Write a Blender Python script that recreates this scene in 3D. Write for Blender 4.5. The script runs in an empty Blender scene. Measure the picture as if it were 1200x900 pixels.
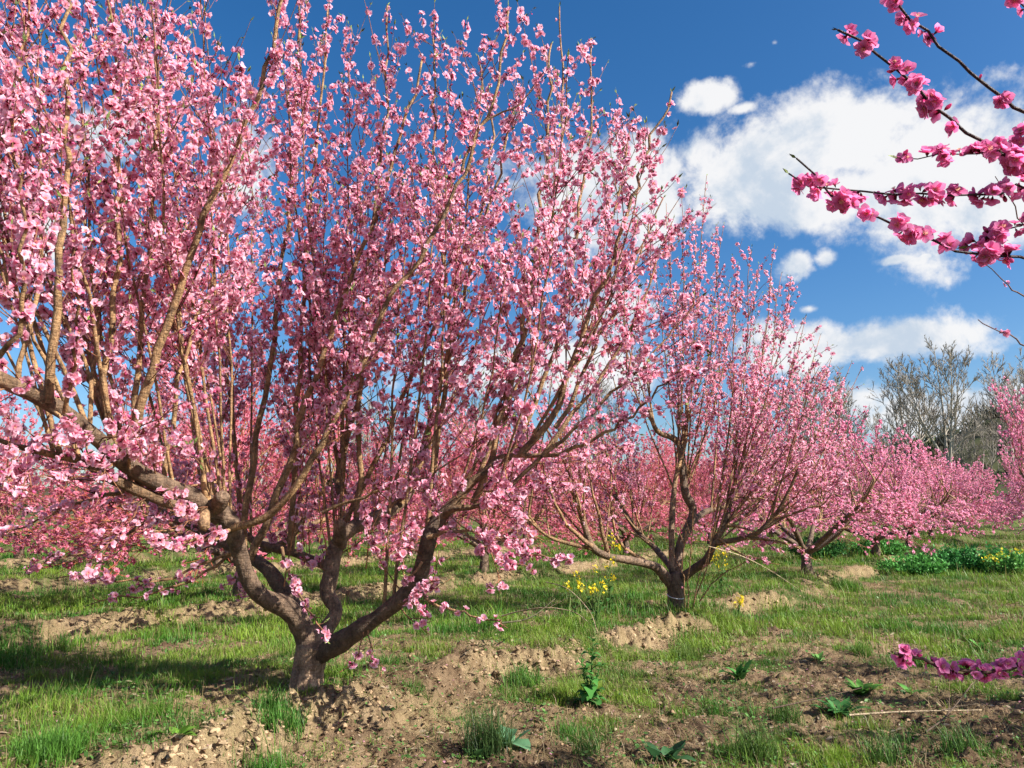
import bpy, math, random
import numpy as np
from mathutils import Vector, Matrix

scene = bpy.context.scene
C = scene.collection
rad = math.radians
RNG = np.random.default_rng(11)

# ------------------------------------------------------------------ camera
CAM_Z, PITCH, F = 1.35, math.atan(150 / 900), 900.0
cam = bpy.data.objects.new('camera', bpy.data.cameras.new('camera'))
C.objects.link(cam)
cam.location = (0, 0, CAM_Z)
cam.rotation_euler = (math.pi / 2 + PITCH, 0, 0)
cam.data.sensor_width = 36.0
cam.data.lens = 27.0
cam.data.clip_start = 0.05
cam.data.clip_end = 3000
scene.camera = cam

# ------------------------------------------------------------------ light
SUN_AZ, SUN_EL = rad(113), rad(38)          # azimuth clockwise from +Y
sun = bpy.data.objects.new('sun', bpy.data.lights.new('sun', 'SUN'))
C.objects.link(sun)
sun.data.energy = 4.8
sun.data.angle = rad(0.5)
sun.data.color = (1.0, 0.945, 0.87)
sdir = Vector((math.sin(SUN_AZ) * math.cos(SUN_EL), math.cos(SUN_AZ) * math.cos(SUN_EL), math.sin(SUN_EL)))
sun.rotation_euler = (-sdir).to_track_quat('-Z', 'Y').to_euler()
scene.view_settings.view_transform = 'Standard'
scene.view_settings.look = 'None'
scene.view_settings.gamma = 1
scene.view_settings.exposure = 1.3
scene.cycles.max_bounces = 6
scene.cycles.transparent_max_bounces = 6
scene.cycles.diffuse_bounces = 5

SKY_STRENGTH, CLOUD = 0.064, 0.385


def pix_dir(px, py):
    u, v, w = (px - 600.0), (450.0 - py), F
    c, s = math.cos(PITCH), math.sin(PITCH)
    return np.array([u, w * c - v * s, w * s + v * c])


def P(px, py, Y):
    d = pix_dir(px, py)
    return d * (Y / d[1]) + np.array([0, 0, CAM_Z])


def G(px, py, z=0.0):
    d = pix_dir(px, py)
    return d * ((z - CAM_Z) / d[2]) + np.array([0, 0, CAM_Z])


def to_px(p):
    x, y, z = p[..., 0], p[..., 1], p[..., 2] - CAM_Z
    c, s = math.cos(PITCH), math.sin(PITCH)
    w = y * c + z * s
    v = -y * s + z * c
    return 600 + F * x / w, 450 - F * v / w


# ------------------------------------------------------------------ node helpers
class NT:
    def __init__(self, tree):
        self.t = tree

    def n(self, typ, **kw):
        nd = self.t.nodes.new(typ)
        for k, v in kw.items():
            if k.startswith('i_'):
                key = k[2:]
                key = int(key) if key.isdigit() else key.replace('_', ' ')
                nd.inputs[key].default_value = v
            else:
                setattr(nd, k, v)
        return nd

    def l(self, a, b):
        self.t.links.new(a, b)

    def math(self, op, a, b=None, c=None, clamp=False):
        nd = self.t.nodes.new('ShaderNodeMath')
        nd.operation = op
        nd.use_clamp = clamp
        for i, v in enumerate((a, b, c)):
            if v is None:
                continue
            if isinstance(v, (int, float)):
                nd.inputs[i].default_value = v
            else:
                self.l(v, nd.inputs[i])
        return nd.outputs[0]

    def vdot(self, a, vec):
        nd = self.t.nodes.new('ShaderNodeVectorMath')
        nd.operation = 'DOT_PRODUCT'
        self.l(a, nd.inputs[0])
        nd.inputs[1].default_value = vec
        return nd.outputs['Value']

    def smooth(self, v, a, b):
        nd = self.t.nodes.new('ShaderNodeMapRange')
        nd.interpolation_type = 'SMOOTHSTEP'
        self.l(v, nd.inputs[0])
        nd.inputs[1].default_value = a
        nd.inputs[2].default_value = b
        return nd.outputs[0]

    def mix(self, fac, a, b, blend='MIX'):
        nd = self.t.nodes.new('ShaderNodeMix')
        nd.data_type = 'RGBA'
        nd.blend_type = blend
        for i, v in ((0, fac), (6, a), (7, b)):
            if isinstance(v, (int, float)):
                nd.inputs[i].default_value = v
            elif isinstance(v, tuple):
                nd.inputs[i].default_value = v if len(v) == 4 else (*v, 1)
            else:
                self.l(v, nd.inputs[i])
        return nd.outputs[2]

    def noise(self, vec, scale, detail=4, rough=0.55, dist=0.0):
        nd = self.n('ShaderNodeTexNoise', i_Scale=scale, i_Detail=detail, i_Roughness=rough, i_Distortion=dist)
        if vec is not None:
            self.l(vec, nd.inputs['Vector'])
        return nd.outputs['Fac']


# ------------------------------------------------------------------ world: sky with cumulus
def build_world():
    w = bpy.data.worlds.new('World')
    scene.world = w
    w.use_nodes = True
    t = NT(w.node_tree)
    w.node_tree.nodes.clear()
    out = t.n('ShaderNodeOutputWorld')
    bg = t.n('ShaderNodeBackground')
    sky = t.n('ShaderNodeTexSky', sky_type='NISHITA')
    sky.sun_disc = False
    sky.sun_elevation = SUN_EL
    sky.sun_rotation = SUN_AZ
    sky.altitude = 300
    sky.air_density = 1.0
    sky.dust_density = 1.5
    sky.ozone_density = 3.0
    skyc = t.n('ShaderNodeHueSaturation', i_Hue=0.502, i_Saturation=1.34, i_Value=SKY_STRENGTH)
    t.l(sky.outputs[0], skyc.inputs['Color'])
    tc = t.n('ShaderNodeTexCoord')
    d = tc.outputs['Generated']
    # cumulus fields: centre and half size in the direction sphere
    clouds = [(880, 212, 140, 70, 1), (990, 155, 115, 60, 1), (1130, 205, 170, 100, 1.1), (985, 232, 210, 44, 1),
              (715, 225, 150, 75, 1), (826, 115, 42, 22, .85), (1040, 400, 125, 30, 1.1), (960, 408, 90, 34, 1.1),
              (932, 312, 32, 24, .9), (968, 303, 20, 16, .9), (110, 170, 105, 65, .72), (285, 200, 60, 85, .72),
              (45, 270, 90, 55, .85), (1050, 304, 36, 11, .7), (1085, 300, 18, 8, .6), (640, 55, 30, 22, .12),
              (880, 75, 30, 14, .12), (908, 50, 16, 12, .12), (660, 430, 190, 45, .8), (1110, 490, 130, 50, .9), (1000, 470, 70, 40, .8), (1075, 305, 60, 16, .45),
              (720, 370, 70, 60, .8), (1300, 120, 120, 60, 1), (-200, 120, 160, 80, 1), (450, 575, 400, 30, .3),
              (870, 128, 30, 12, .5), (948, 362, 20, 10, .6), (300, -300, 200, 90, .9), (900, -500, 260, 120, .9)]
    n1 = t.noise(d, 9.0, 9, 0.60, 0.25)
    n2 = t.noise(d, 34.0, 6, 0.62, 0.1)
    wob = t.math('ADD', t.math('MULTIPLY_ADD', n1, 2.1, -1.05), t.math('MULTIPLY_ADD', n2, 0.95, -0.475))
    field = None
    low = None
    for (px, py, hx, hy, amp) in clouds:
        c = pix_dir(px, py)
        L = np.linalg.norm(c)
        c = c / L
        r = np.array([c[1], -c[0], 0]); r /= np.linalg.norm(r)
        u = np.cross(r, c)
        if u[2] < 0:
            u = -u
        du = t.vdot(d, tuple(r * (L / hx)))
        dv = t.vdot(d, tuple(u * (L / hy)))
        q = t.math('SQRT', t.math('ADD', t.math('MULTIPLY', du, du), t.math('MULTIPLY', dv, dv)))
        m = t.math('SUBTRACT', amp, t.math('MULTIPLY', q, 1.0))
        front = t.math('GREATER_THAN', t.vdot(d, tuple(c)), 0.0)
        m = t.math('ADD', m, t.math('MULTIPLY_ADD', front, 5.0, -5.0))
        field = m if field is None else t.math('MAXIMUM', field, m)
    # thin scatter of cloud over the rest of the sky (behind the camera too)
    rest = t.math('MULTIPLY_ADD', t.noise(d, 3.0, 3, 0.5), 3.0, -2.35)
    behind = t.smooth(t.vdot(d, (0, 1, 0)), 0.25, -0.1)
    field = t.math('MAXIMUM', field, t.math('ADD', rest, t.math('MULTIPLY_ADD', behind, 3.0, -3.0)))
    dens = t.smooth(t.math('ADD', t.math('MAXIMUM', field, -1.2), wob), -0.05, 0.52)
    dens = t.math('MULTIPLY', dens, 0.97)
    # billow relief of the cloud: offset noise towards the sun
    mp = t.n('ShaderNodeVectorMath', operation='ADD')
    t.l(d, mp.inputs[0])
    mp.inputs[1].default_value = (0.030, 0.0, 0.035)
    n1s = t.noise(mp.outputs[0], 9.0, 7, 0.6, 0.25)
    relief = t.math('SUBTRACT', n1, n1s)
    core = t.smooth(t.math('ADD', field, wob), 0.3, 1.5)
    lit = t.smooth(t.math('ADD', relief, t.math('MULTIPLY', core, -0.10)), -0.17, 0.05)
    ccol = t.mix(lit, (0.50 * CLOUD * 1.25, 0.58 * CLOUD * 1.25, 0.68 * CLOUD * 1.25), (CLOUD, CLOUD, CLOUD * 1.01))
    col = t.mix(dens, skyc.outputs[0], ccol)
    t.l(col, bg.inputs['Color'])
    bg.inputs['Strength'].default_value = 1.0
    t.l(bg.outputs[0], out.inputs[0])


build_world()


# ------------------------------------------------------------------ materials
def new_mat(name):
    m = bpy.data.materials.new(name)
    m.use_nodes = True
    m.node_tree.nodes.clear()
    return m, NT(m.node_tree)


def mat_leafy(name, trans=0.4, rough=0.6, spec=0.0):
    """thin coloured surface (petal, blade, leaf): reads its own colour attribute, lets light through"""
    m, t = new_mat(name)
    out = t.n('ShaderNodeOutputMaterial')
    at = t.n('ShaderNodeAttribute', attribute_name='col')
    df = t.n('ShaderNodeBsdfDiffuse')
    tr = t.n('ShaderNodeBsdfTranslucent')
    mx = t.n('ShaderNodeMixShader', i_0=trans)
    t.l(at.outputs['Color'], df.inputs['Color'])
    t.l(at.outputs['Color'], tr.inputs['Color'])
    t.l(df.outputs[0], mx.inputs[1]); t.l(tr.outputs[0], mx.inputs[2])
    last = mx.outputs[0]
    if spec > 0:
        gl = t.n('ShaderNodeBsdfGlossy', i_Roughness=rough)
        gl.inputs['Color'].default_value = (1, 1, 1, 1)
        lw = t.n('ShaderNodeLayerWeight', i_Blend=0.3)
        m2 = t.n('ShaderNodeMixShader')
        t.l(t.math('MULTIPLY_ADD', lw.outputs['Facing'], spec * 3, spec), m2.inputs[0])
        t.l(last, m2.inputs[1]); t.l(gl.outputs[0], m2.inputs[2])
        last = m2.outputs[0]
    t.l(last, out.inputs[0])
    return m


def mat_wood(name, scale=1.0):
    m, t = new_mat(name)
    out = t.n('ShaderNodeOutputMaterial')
    b = t.n('ShaderNodeBsdfPrincipled', i_Roughness=0.62)
    b.inputs['Specular IOR Level'].default_value = 0.35
    at = t.n('ShaderNodeAttribute', attribute_name='col')
    tc = t.n('ShaderNodeTexCoord')
    mp = t.n('ShaderNodeMapping')
    mp.inputs['Scale'].default_value = (scale, scale, scale)
    t.l(tc.outputs['Object'], mp.inputs[0])
    v = mp.outputs[0]
    n1 = t.noise(v, 14, 5, 0.6)
    n2 = t.noise(v, 70, 4, 0.6)
    mp2 = t.n('ShaderNodeMapping')
    mp2.inputs['Scale'].default_value = (scale * 16, scale * 16, scale * 90)
    t.l(tc.outputs['Object'], mp2.inputs[0])
    band = t.noise(mp2.outputs[0], 1.0, 3, 0.5)
    k = t.math('ADD', t.math('MULTIPLY', n1, 0.9), t.math('MULTIPLY', n2, 0.5))
    dark = t.mix(t.smooth(k, 0.48, 0.92), (0.42, 0.38, 0.36), (1.55, 1.52, 1.46))
    c = t.mix(1.0, at.outputs['Color'], dark, 'MULTIPLY')
    mp3 = t.n('ShaderNodeMapping')
    mp3.inputs['Scale'].default_value = (scale * 55, scale * 55, scale * 9)
    t.l(tc.outputs['Object'], mp3.inputs[0])
    fis = t.noise(mp3.outputs[0], 1.0, 5, 0.65, 0.6)
    c = t.mix(t.math('MULTIPLY', t.smooth(fis, 0.50, 0.36), 0.55), c, (0.045, 0.028, 0.018))
    c = t.mix(t.math('MULTIPLY', t.smooth(band, 0.60, 0.76), 0.35), c, (0.25, 0.20, 0.155))
    t.l(c, b.inputs['Base Color'])
    bp = t.n('ShaderNodeBump', i_Strength=1.0, i_Distance=0.018)
    n3 = t.noise(v, 32, 6, 0.7)
    t.l(t.math('ADD', t.math('ADD', t.math('MULTIPLY', fis, 0.9), t.math('MULTIPLY', n3, 0.9)), t.math('MULTIPLY', band, 0.5)), bp.inputs['Height'])
    t.l(bp.outputs[0], b.inputs['Normal'])
    t.l(b.outputs[0], out.inputs[0])
    return m


def mat_plain(name, col, rough=0.8, noise=None, var=0.3):
    m, t = new_mat(name)
    out = t.n('ShaderNodeOutputMaterial')
    b = t.n('ShaderNodeBsdfPrincipled', i_Roughness=rough)
    b.inputs['Specular IOR Level'].default_value = 0.2
    if noise:
        tc = t.n('ShaderNodeTexCoord')
        n = t.noise(tc.outputs['Object'], noise, 5, 0.6)
        c = t.mix(n, tuple(x * (1 - var) for x in col), tuple(x * (1 + var) for x in col))
        t.l(c, b.inputs['Base Color'])
    else:
        b.inputs['Base Color'].default_value = (*col, 1)
    t.l(b.outputs[0], out.inputs[0])
    return m


def mat_attr(name, rough=0.85, noise=40.0, bump=0.006):
    m, t = new_mat(name)
    out = t.n('ShaderNodeOutputMaterial')
    b = t.n('ShaderNodeBsdfPrincipled', i_Roughness=rough)
    b.inputs['Specular IOR Level'].default_value = 0.1
    at = t.n('ShaderNodeAttribute', attribute_name='col')
    tc = t.n('ShaderNodeTexCoord')
    n = t.noise(tc.outputs['Object'], noise, 6, 0.65)
    c = t.mix(1.0, at.outputs['Color'], t.mix(n, (0.6, 0.58, 0.55), (1.4, 1.4, 1.4)), 'MULTIPLY')
    t.l(c, b.inputs['Base Color'])
    bp = t.n('ShaderNodeBump', i_Strength=0.8, i_Distance=bump)
    t.l(n, bp.inputs['Height'])
    t.l(bp.outputs[0], b.inputs['Normal'])
    t.l(b.outputs[0], out.inputs[0])
    return m


M_PETAL = mat_leafy('petal', 0.55)
M_BLADE = mat_leafy('grass_blade', 0.38, 0.5, 0.012)
M_LEAF = mat_leafy('leaf', 0.30, 0.5, 0.008)
M_WOOD = mat_wood('peach_bark')
M_FAR = mat_attr('far_wood', 0.9, 3.0, 0.02)
M_CLOD = mat_attr('clod_soil', 0.95, 60.0, 0.006)


def mat_ground():
    m, t = new_mat('soil')
    out = t.n('ShaderNodeOutputMaterial')
    b = t.n('ShaderNodeBsdfPrincipled', i_Roughness=0.95)
    b.inputs['Specular IOR Level'].default_value = 0.08
    at = t.n('ShaderNodeAttribute', attribute_name='col')      # r grass cover, g bank, b dampness plus painted shade
    sp = t.n('ShaderNodeSeparateColor')
    t.l(at.outputs['Color'], sp.inputs[0])
    tc = t.n('ShaderNodeTexCoord')
    v = tc.outputs['Object']
    n0 = t.noise(v, 1.3, 5, 0.6)
    n1 = t.noise(v, 9, 6, 0.65)
    n2 = t.noise(v, 55, 5, 0.65)
    n3 = t.noise(v, 190, 3, 0.6)
    soil = t.mix(t.smooth(n1, 0.34, 0.66), (0.135, 0.085, 0.050), (0.31, 0.215, 0.130))
    soil = t.mix(t.math('MULTIPLY', t.smooth(n2, 0.5, 0.72), 0.6), soil, (0.36, 0.26, 0.16))
    bank = t.mix(t.smooth(n1, 0.3, 0.62), (0.195, 0.130, 0.070), (0.37, 0.275, 0.155))
    bank = t.mix(t.math('MULTIPLY', t.smooth(n2, 0.52, 0.3), 0.65), bank, (0.12, 0.075, 0.042))
    c = t.mix(sp.outputs[1], soil, bank)
    straw = t.mix(n3, (0.20, 0.15, 0.065), (0.42, 0.33, 0.17))
    c = t.mix(t.math('MULTIPLY', t.smooth(t.math('ADD', n0, t.math('MULTIPLY', n2, 0.4)), 0.62, 0.80), 0.55), c, straw)
    gr = t.mix(t.smooth(n2, 0.3, 0.7), (0.025, 0.05, 0.012), (0.10, 0.15, 0.035))
    gf = t.smooth(t.math('ADD', sp.outputs[0], t.math('MULTIPLY_ADD', n2, 0.8, -0.4)), 0.35, 0.85)
    c = t.mix(t.math('MULTIPLY', gf, 0.85), c, gr)
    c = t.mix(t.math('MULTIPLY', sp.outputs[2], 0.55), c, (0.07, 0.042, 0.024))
    t.l(c, b.inputs['Base Color'])
    bp = t.n('ShaderNodeBump', i_Strength=1.0, i_Distance=0.05)
    h = t.math('ADD', t.math('MULTIPLY', n2, 0.6), t.math('ADD', t.math('MULTIPLY', n1, 0.7), t.math('MULTIPLY', n3, 0.25)))
    t.l(h, bp.inputs['Height'])
    t.l(bp.outputs[0], b.inputs['Normal'])
    t.l(b.outputs[0], out.inputs[0])
    return m


M_SOIL = mat_ground()


# ------------------------------------------------------------------ mesh building
class MB:
    def __init__(self):
        self.v, self.f4, self.f3, self.c, self.n = [], [], [], [], 0

    def add(self, v, f4=None, f3=None, col=None):
        v = np.asarray(v, dtype=np.float32).reshape(-1, 3)
        if len(v) == 0:
            return
        if f4 is not None and len(f4):
            self.f4.append(np.asarray(f4, dtype=np.int64).reshape(-1, 4) + self.n)
        if f3 is not None and len(f3):
            self.f3.append(np.asarray(f3, dtype=np.int64).reshape(-1, 3) + self.n)
        if col is None:
            col = np.ones((len(v), 3))
        col = np.broadcast_to(np.asarray(col, dtype=np.float32), (len(v), 3))
        self.v.append(v)
        self.c.append(col)
        self.n += len(v)

    def mesh(self, name, mat, flat=False):
        me = bpy.data.meshes.new(name)
        v = np.concatenate(self.v)
        c = np.concatenate(self.c)
        f4 = np.concatenate(self.f4) if self.f4 else np.zeros((0, 4), np.int64)
        f3 = np.concatenate(self.f3) if self.f3 else np.zeros((0, 3), np.int64)
        me.vertices.add(len(v))
        me.vertices.foreach_set('co', v.astype(np.float32).ravel())
        loops = np.concatenate([f4.ravel(), f3.ravel()]).astype(np.int32)
        me.loops.add(len(loops))
        me.loops.foreach_set('vertex_index', loops)
        ns = np.concatenate([np.arange(len(f4)) * 4, len(f4) * 4 + np.arange(len(f3)) * 3]).astype(np.int32)
        me.polygons.add(len(ns))
        me.polygons.foreach_set('loop_start', ns)
        at = me.attributes.new('col', 'FLOAT_COLOR', 'POINT')
        at.data.foreach_set('color', np.concatenate([c, np.ones((len(c), 1), np.float32)], axis=1).astype(np.float32).ravel())
        me.update(calc_edges=True)
        if flat:
            me.polygons.foreach_set('use_smooth', np.zeros(len(ns), dtype=bool))
        me.materials.append(mat)
        return me

    def obj(self, name, mat, parent=None, flat=False):
        o = bpy.data.objects.new(name, self.mesh(name, mat, flat))
        C.objects.link(o)
        o.parent = parent
        return o


def thing(name, label, cat, loc=(0, 0, 0), group=None):
    o = bpy.data.objects.new(name, None)
    C.objects.link(o)
    o.empty_display_size = 0.2
    o.location = loc
    o['label'] = label
    o['category'] = cat
    if group:
        o['group'] = group
    return o


def norm(a):
    return a / np.maximum(np.linalg.norm(a, axis=-1, keepdims=True), 1e-9)


def spline(pts, n):
    """Catmull-Rom through rows of pts (any columns), n samples evenly by chord"""
    pts = np.asarray(pts, float)
    if len(pts) == 2:
        return pts[0] + (pts[1] - pts[0]) * np.linspace(0, 1, n)[:, None]
    e = np.vstack([2 * pts[0] - pts[1], pts, 2 * pts[-1] - pts[-2]])
    seg = np.linalg.norm(np.diff(pts[:, :3], axis=0), axis=1)
    cum = np.concatenate([[0], np.cumsum(seg)])
    s = np.linspace(0, cum[-1], n)
    i = np.clip(np.searchsorted(cum, s, side='right') - 1, 0, len(pts) - 2)
    t = ((s - cum[i]) / np.maximum(seg[i], 1e-9))[:, None]
    p0, p1, p2, p3 = e[i], e[i + 1], e[i + 2], e[i + 3]
    return 0.5 * (2 * p1 + (p2 - p0) * t + (2 * p0 - 5 * p1 + 4 * p2 - p3) * t ** 2 + (3 * p1 - p0 - 3 * p2 + p3) * t ** 3)


def tubes(mb, Pt, R, sides, col, cap=True, rough=0.0, rng=RNG):
    """Pt (T,N,3) centre lines, R (T,N) radii, col (T,N,3) or (3,)"""
    Pt = np.asarray(Pt, float)
    if Pt.ndim == 2:
        Pt = Pt[None]; R = np.asarray(R)[None]
        col = np.asarray(col, float)
        if col.ndim == 2:
            col = col[None]
    T, N, _ = Pt.shape
    R = np.broadcast_to(R, (T, N))
    tan = norm(np.gradient(Pt, axis=1))
    mt = norm(tan.mean(axis=1))
    ref = np.where(np.abs(mt[:, 2:3]) < 0.75, np.array([[0, 0, 1.0]]), np.array([[1.0, 0, 0]]))
    a = norm(np.cross(tan, ref[:, None, :]))
    b = np.cross(tan, a)
    th = np.arange(sides) * 2 * math.pi / sides
    rr = R[:, :, None] * np.ones(sides)
    if rough:
        rr = rr * (1 + rough * rng.normal(size=rr.shape))
    V = Pt[:, :, None, :] + rr[..., None] * (a[:, :, None, :] * np.cos(th)[None, None, :, None] + b[:, :, None, :] * np.sin(th)[None, None, :, None])
    idx = np.arange(T * N * sides).reshape(T, N, sides)
    nx = np.roll(idx, -1, axis=2)
    f4 = np.stack([idx[:, :-1], nx[:, :-1], nx[:, 1:], idx[:, 1:]], axis=-1).reshape(-1, 4)
    col = np.asarray(col, float)
    if col.ndim == 1:
        col = np.broadcast_to(col, (T, N, 3))
    cc = np.repeat(col[:, :, None, :], sides, axis=2).reshape(-1, 3)
    verts = V.reshape(-1, 3)
    f3 = None
    if cap:
        tips = Pt[:, -1] + tan[:, -1] * R[:, -1:] * 0.8
        ti = T * N * sides + np.arange(T)
        f3 = np.stack([idx[:, -1], nx[:, -1], np.repeat(ti[:, None], sides, 1)], axis=-1).reshape(-1, 3)
        verts = np.vstack([verts, tips])
        cc = np.vstack([cc, col[:, -1]])
    mb.add(verts, f4, f3, cc)


# ------------------------------------------------------------------ noise
def _hash(ix, iy, seed):
    h = (ix.astype(np.int64) * 374761393 + iy.astype(np.int64) * 668265263 + seed * 1442695041) & 0xffffffff
    h = ((h ^ (h >> 13)) * 1274126177) & 0xffffffff
    return ((h ^ (h >> 16)) & 0xffff) / 65535.0


def pn(x, y, seed=0):
    ix, iy = np.floor(x), np.floor(y)
    fx, fy = x - ix, y - iy
    def g(dx, dy):
        a = _hash(ix + dx, iy + dy, seed) * 2 * math.pi
        return np.cos(a) * (fx - dx) + np.sin(a) * (fy - dy)
    ux, uy = fx ** 3 * (fx * (fx * 6 - 15) + 10), fy ** 3 * (fy * (fy * 6 - 15) + 10)
    return ((g(0, 0) * (1 - ux) + g(1, 0) * ux) * (1 - uy) + (g(0, 1) * (1 - ux) + g(1, 1) * ux) * uy) * 1.5


def fbm(x, y, f, oct, seed=0, gain=0.5):
    s, a = 0, 1.0
    for k in range(oct):
        s = s + a * pn(x * f, y * f, seed + k * 17)
        f *= 2.03; a *= gain
    return s


def sst(x, a, b):
    t = np.clip((x - a) / (b - a), 0, 1)
    return t * t * (3 - 2 * t)


# ------------------------------------------------------------------ rows and terrain
STRIP = 0.17
T1 = G(360, 812, STRIP)
T2 = G(790, 713, STRIP)
step = (T2 - T1)[:2]
STEP_L = np.linalg.norm(step)
RD = step / STEP_L                       # along the row
RN = np.array([RD[1], -RD[0]])           # towards the camera side
ROW_S = 5.3


def row_pq(x, y):
    p = (x - T1[0]) * RN[0] + (y - T1[1]) * RN[1]
    q = (p + ROW_S * 0.5) % ROW_S - ROW_S * 0.5
    return p, q


def masks(x, y):
    p, q = row_pq(x, y)
    r = np.hypot(x, y)
    e = 0.42 + 0.22 * fbm(x, y, 0.7, 3, 5)
    bank = sst(q, e - 0.30, e - 0.08) * (1 - sst(q, e + 0.10, e + 0.30))
    bank = bank * (.25 + .75 * sst(fbm(x, y, 0.45, 2, 71), -0.42, 0.0))
    bank = bank * (1 - sst(r, 18, 30))
    g = 0.55 + 0.50 * fbm(x, y, 0.55, 3, 31) + 0.70 * fbm(x, y, 1.9, 3, 33) + 0.35 * fbm(x, y, 5.0, 2, 35)
    alley = sst(p, 0.7, 1.3)                               # the camera's own alley
    near = 1 - sst(r, 6.0, 9.5)
    g = g - 0.30 * alley * near - 0.12 * alley * (1 - sst(r, 4.4, 6.2)) + 0.22 * sst(r, 8, 13) + 0.10 * (1 - alley)
    g = g - 0.14 * near * (1 - alley) * sst(x, 0.5, -0.6)
    g = g - 0.9 * bank
    return np.clip(g, 0, 1), bank


def height(x, y):
    x = np.asarray(x, float); y = np.asarray(y, float)
    p, q = row_pq(x, y)
    e = 0.42 + 0.22 * fbm(x, y, 0.7, 3, 5)
    strip = (1 - sst(q, e - 0.22, e + 0.26)) * sst(q, -2.4, -0.9)
    r = np.hypot(x, y)
    z = STRIP * strip
    g, bank = masks(x, y)
    z = z + 0.035 * fbm(x, y, 0.35, 3, 2)
    det = 1 - sst(r, 14, 30)
    rough = (0.25 + 0.75 * bank + 0.40 * (1 - g)) * det
    z = z + 0.060 * rough * np.abs(fbm(x, y, 3.1, 3, 9)) + 0.075 * rough * np.abs(fbm(x, y, 7.0, 3, 12)) - 0.03 * rough
    z = z + 0.013 * np.clip(r - 12, 0, 60)
    return z


def hz(x, y):
    return float(height(np.array([x]), np.array([y]))[0])


def build_ground():
    rr = [1.0]
    while rr[-1] < 900:
        r = rr[-1]
        rr.append(r * (1.0045 if 2.8 < r < 9 else 1.012 if 2 < r < 40 else 1.06))
    rr = np.array(rr)
    fine = np.radians(np.arange(-46, 46.001, 0.13))
    coarse = np.radians(np.arange(50, 311, 5.0))
    th = np.concatenate([fine, coarse])
    Rg, Tg = np.meshgrid(rr, th, indexing='ij')
    x, y = Rg * np.sin(Tg), Rg * np.cos(Tg)
    z = height(x.ravel(), y.ravel())
    g, bank = masks(x.ravel(), y.ravel())
    g = np.maximum(g, 0.6 * sst(Rg.ravel(), 18, 40))
    p, q = row_pq(x.ravel(), y.ravel())
    damp_shade = sst(fbm(x.ravel(), y.ravel(), 0.8, 3, 90), -0.1, 0.45) * (1 - bank) * 0.8
    damp_shade = np.maximum(damp_shade, (.35 + .6 * sst(fbm(x.ravel(), y.ravel(), 2.2, 3, 93), -.2, .3)) * sst(p, .8, 1.6) * (1 - sst(Rg.ravel(), 5.0, 8.0)))  # near alley darkened: shade of the trees painted into the soil colour
    nR, nT = len(rr), len(th)
    idx = np.arange(nR * nT).reshape(nR, nT)
    nx = np.roll(idx, -1, axis=1)
    f4 = np.stack([idx[:-1], idx[1:], nx[1:], nx[:-1]], axis=-1).reshape(-1, 4)
    V = np.stack([x.ravel(), y.ravel(), z], axis=1)
    mb = MB()
    ctr = len(V)
    f3 = np.stack([idx[0], nx[0], np.full(nT, ctr)], axis=-1)[:, [0, 2, 1]]
    f3 = f3[:, [0, 2, 1]]
    mb.add(np.vstack([V, [[0, 0, 0.0]]]), f4[:, ::-1], f3, np.vstack([np.stack([g, bank, damp_shade], axis=1), [[.4, 0, .3]]]))
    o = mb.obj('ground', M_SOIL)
    o['kind'] = 'structure'


build_ground()


# ------------------------------------------------------------------ blossoms
def petal_grid(us, ws, cup, curl, nx=3):
    rows = []
    for u, w in zip(us, ws):
        for j in range(nx):
            s = (j / (nx - 1) - 0.5) * 2
            rr = u * (1 - 0.10 * s * s * u)
            rows.append((rr, s * w, 0.20 * w * s * s * cup + 0.06 * u * u * curl))
    V = np.array(rows)
    f = []
    for i in range(len(us) - 1):
        for j in range(nx - 1):
            a = i * nx + j
            f.append((a, a + 1, a + nx + 1, a + nx))
    u_at = np.repeat(np.array(us), nx)
    return V, np.array(f), u_at


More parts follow.
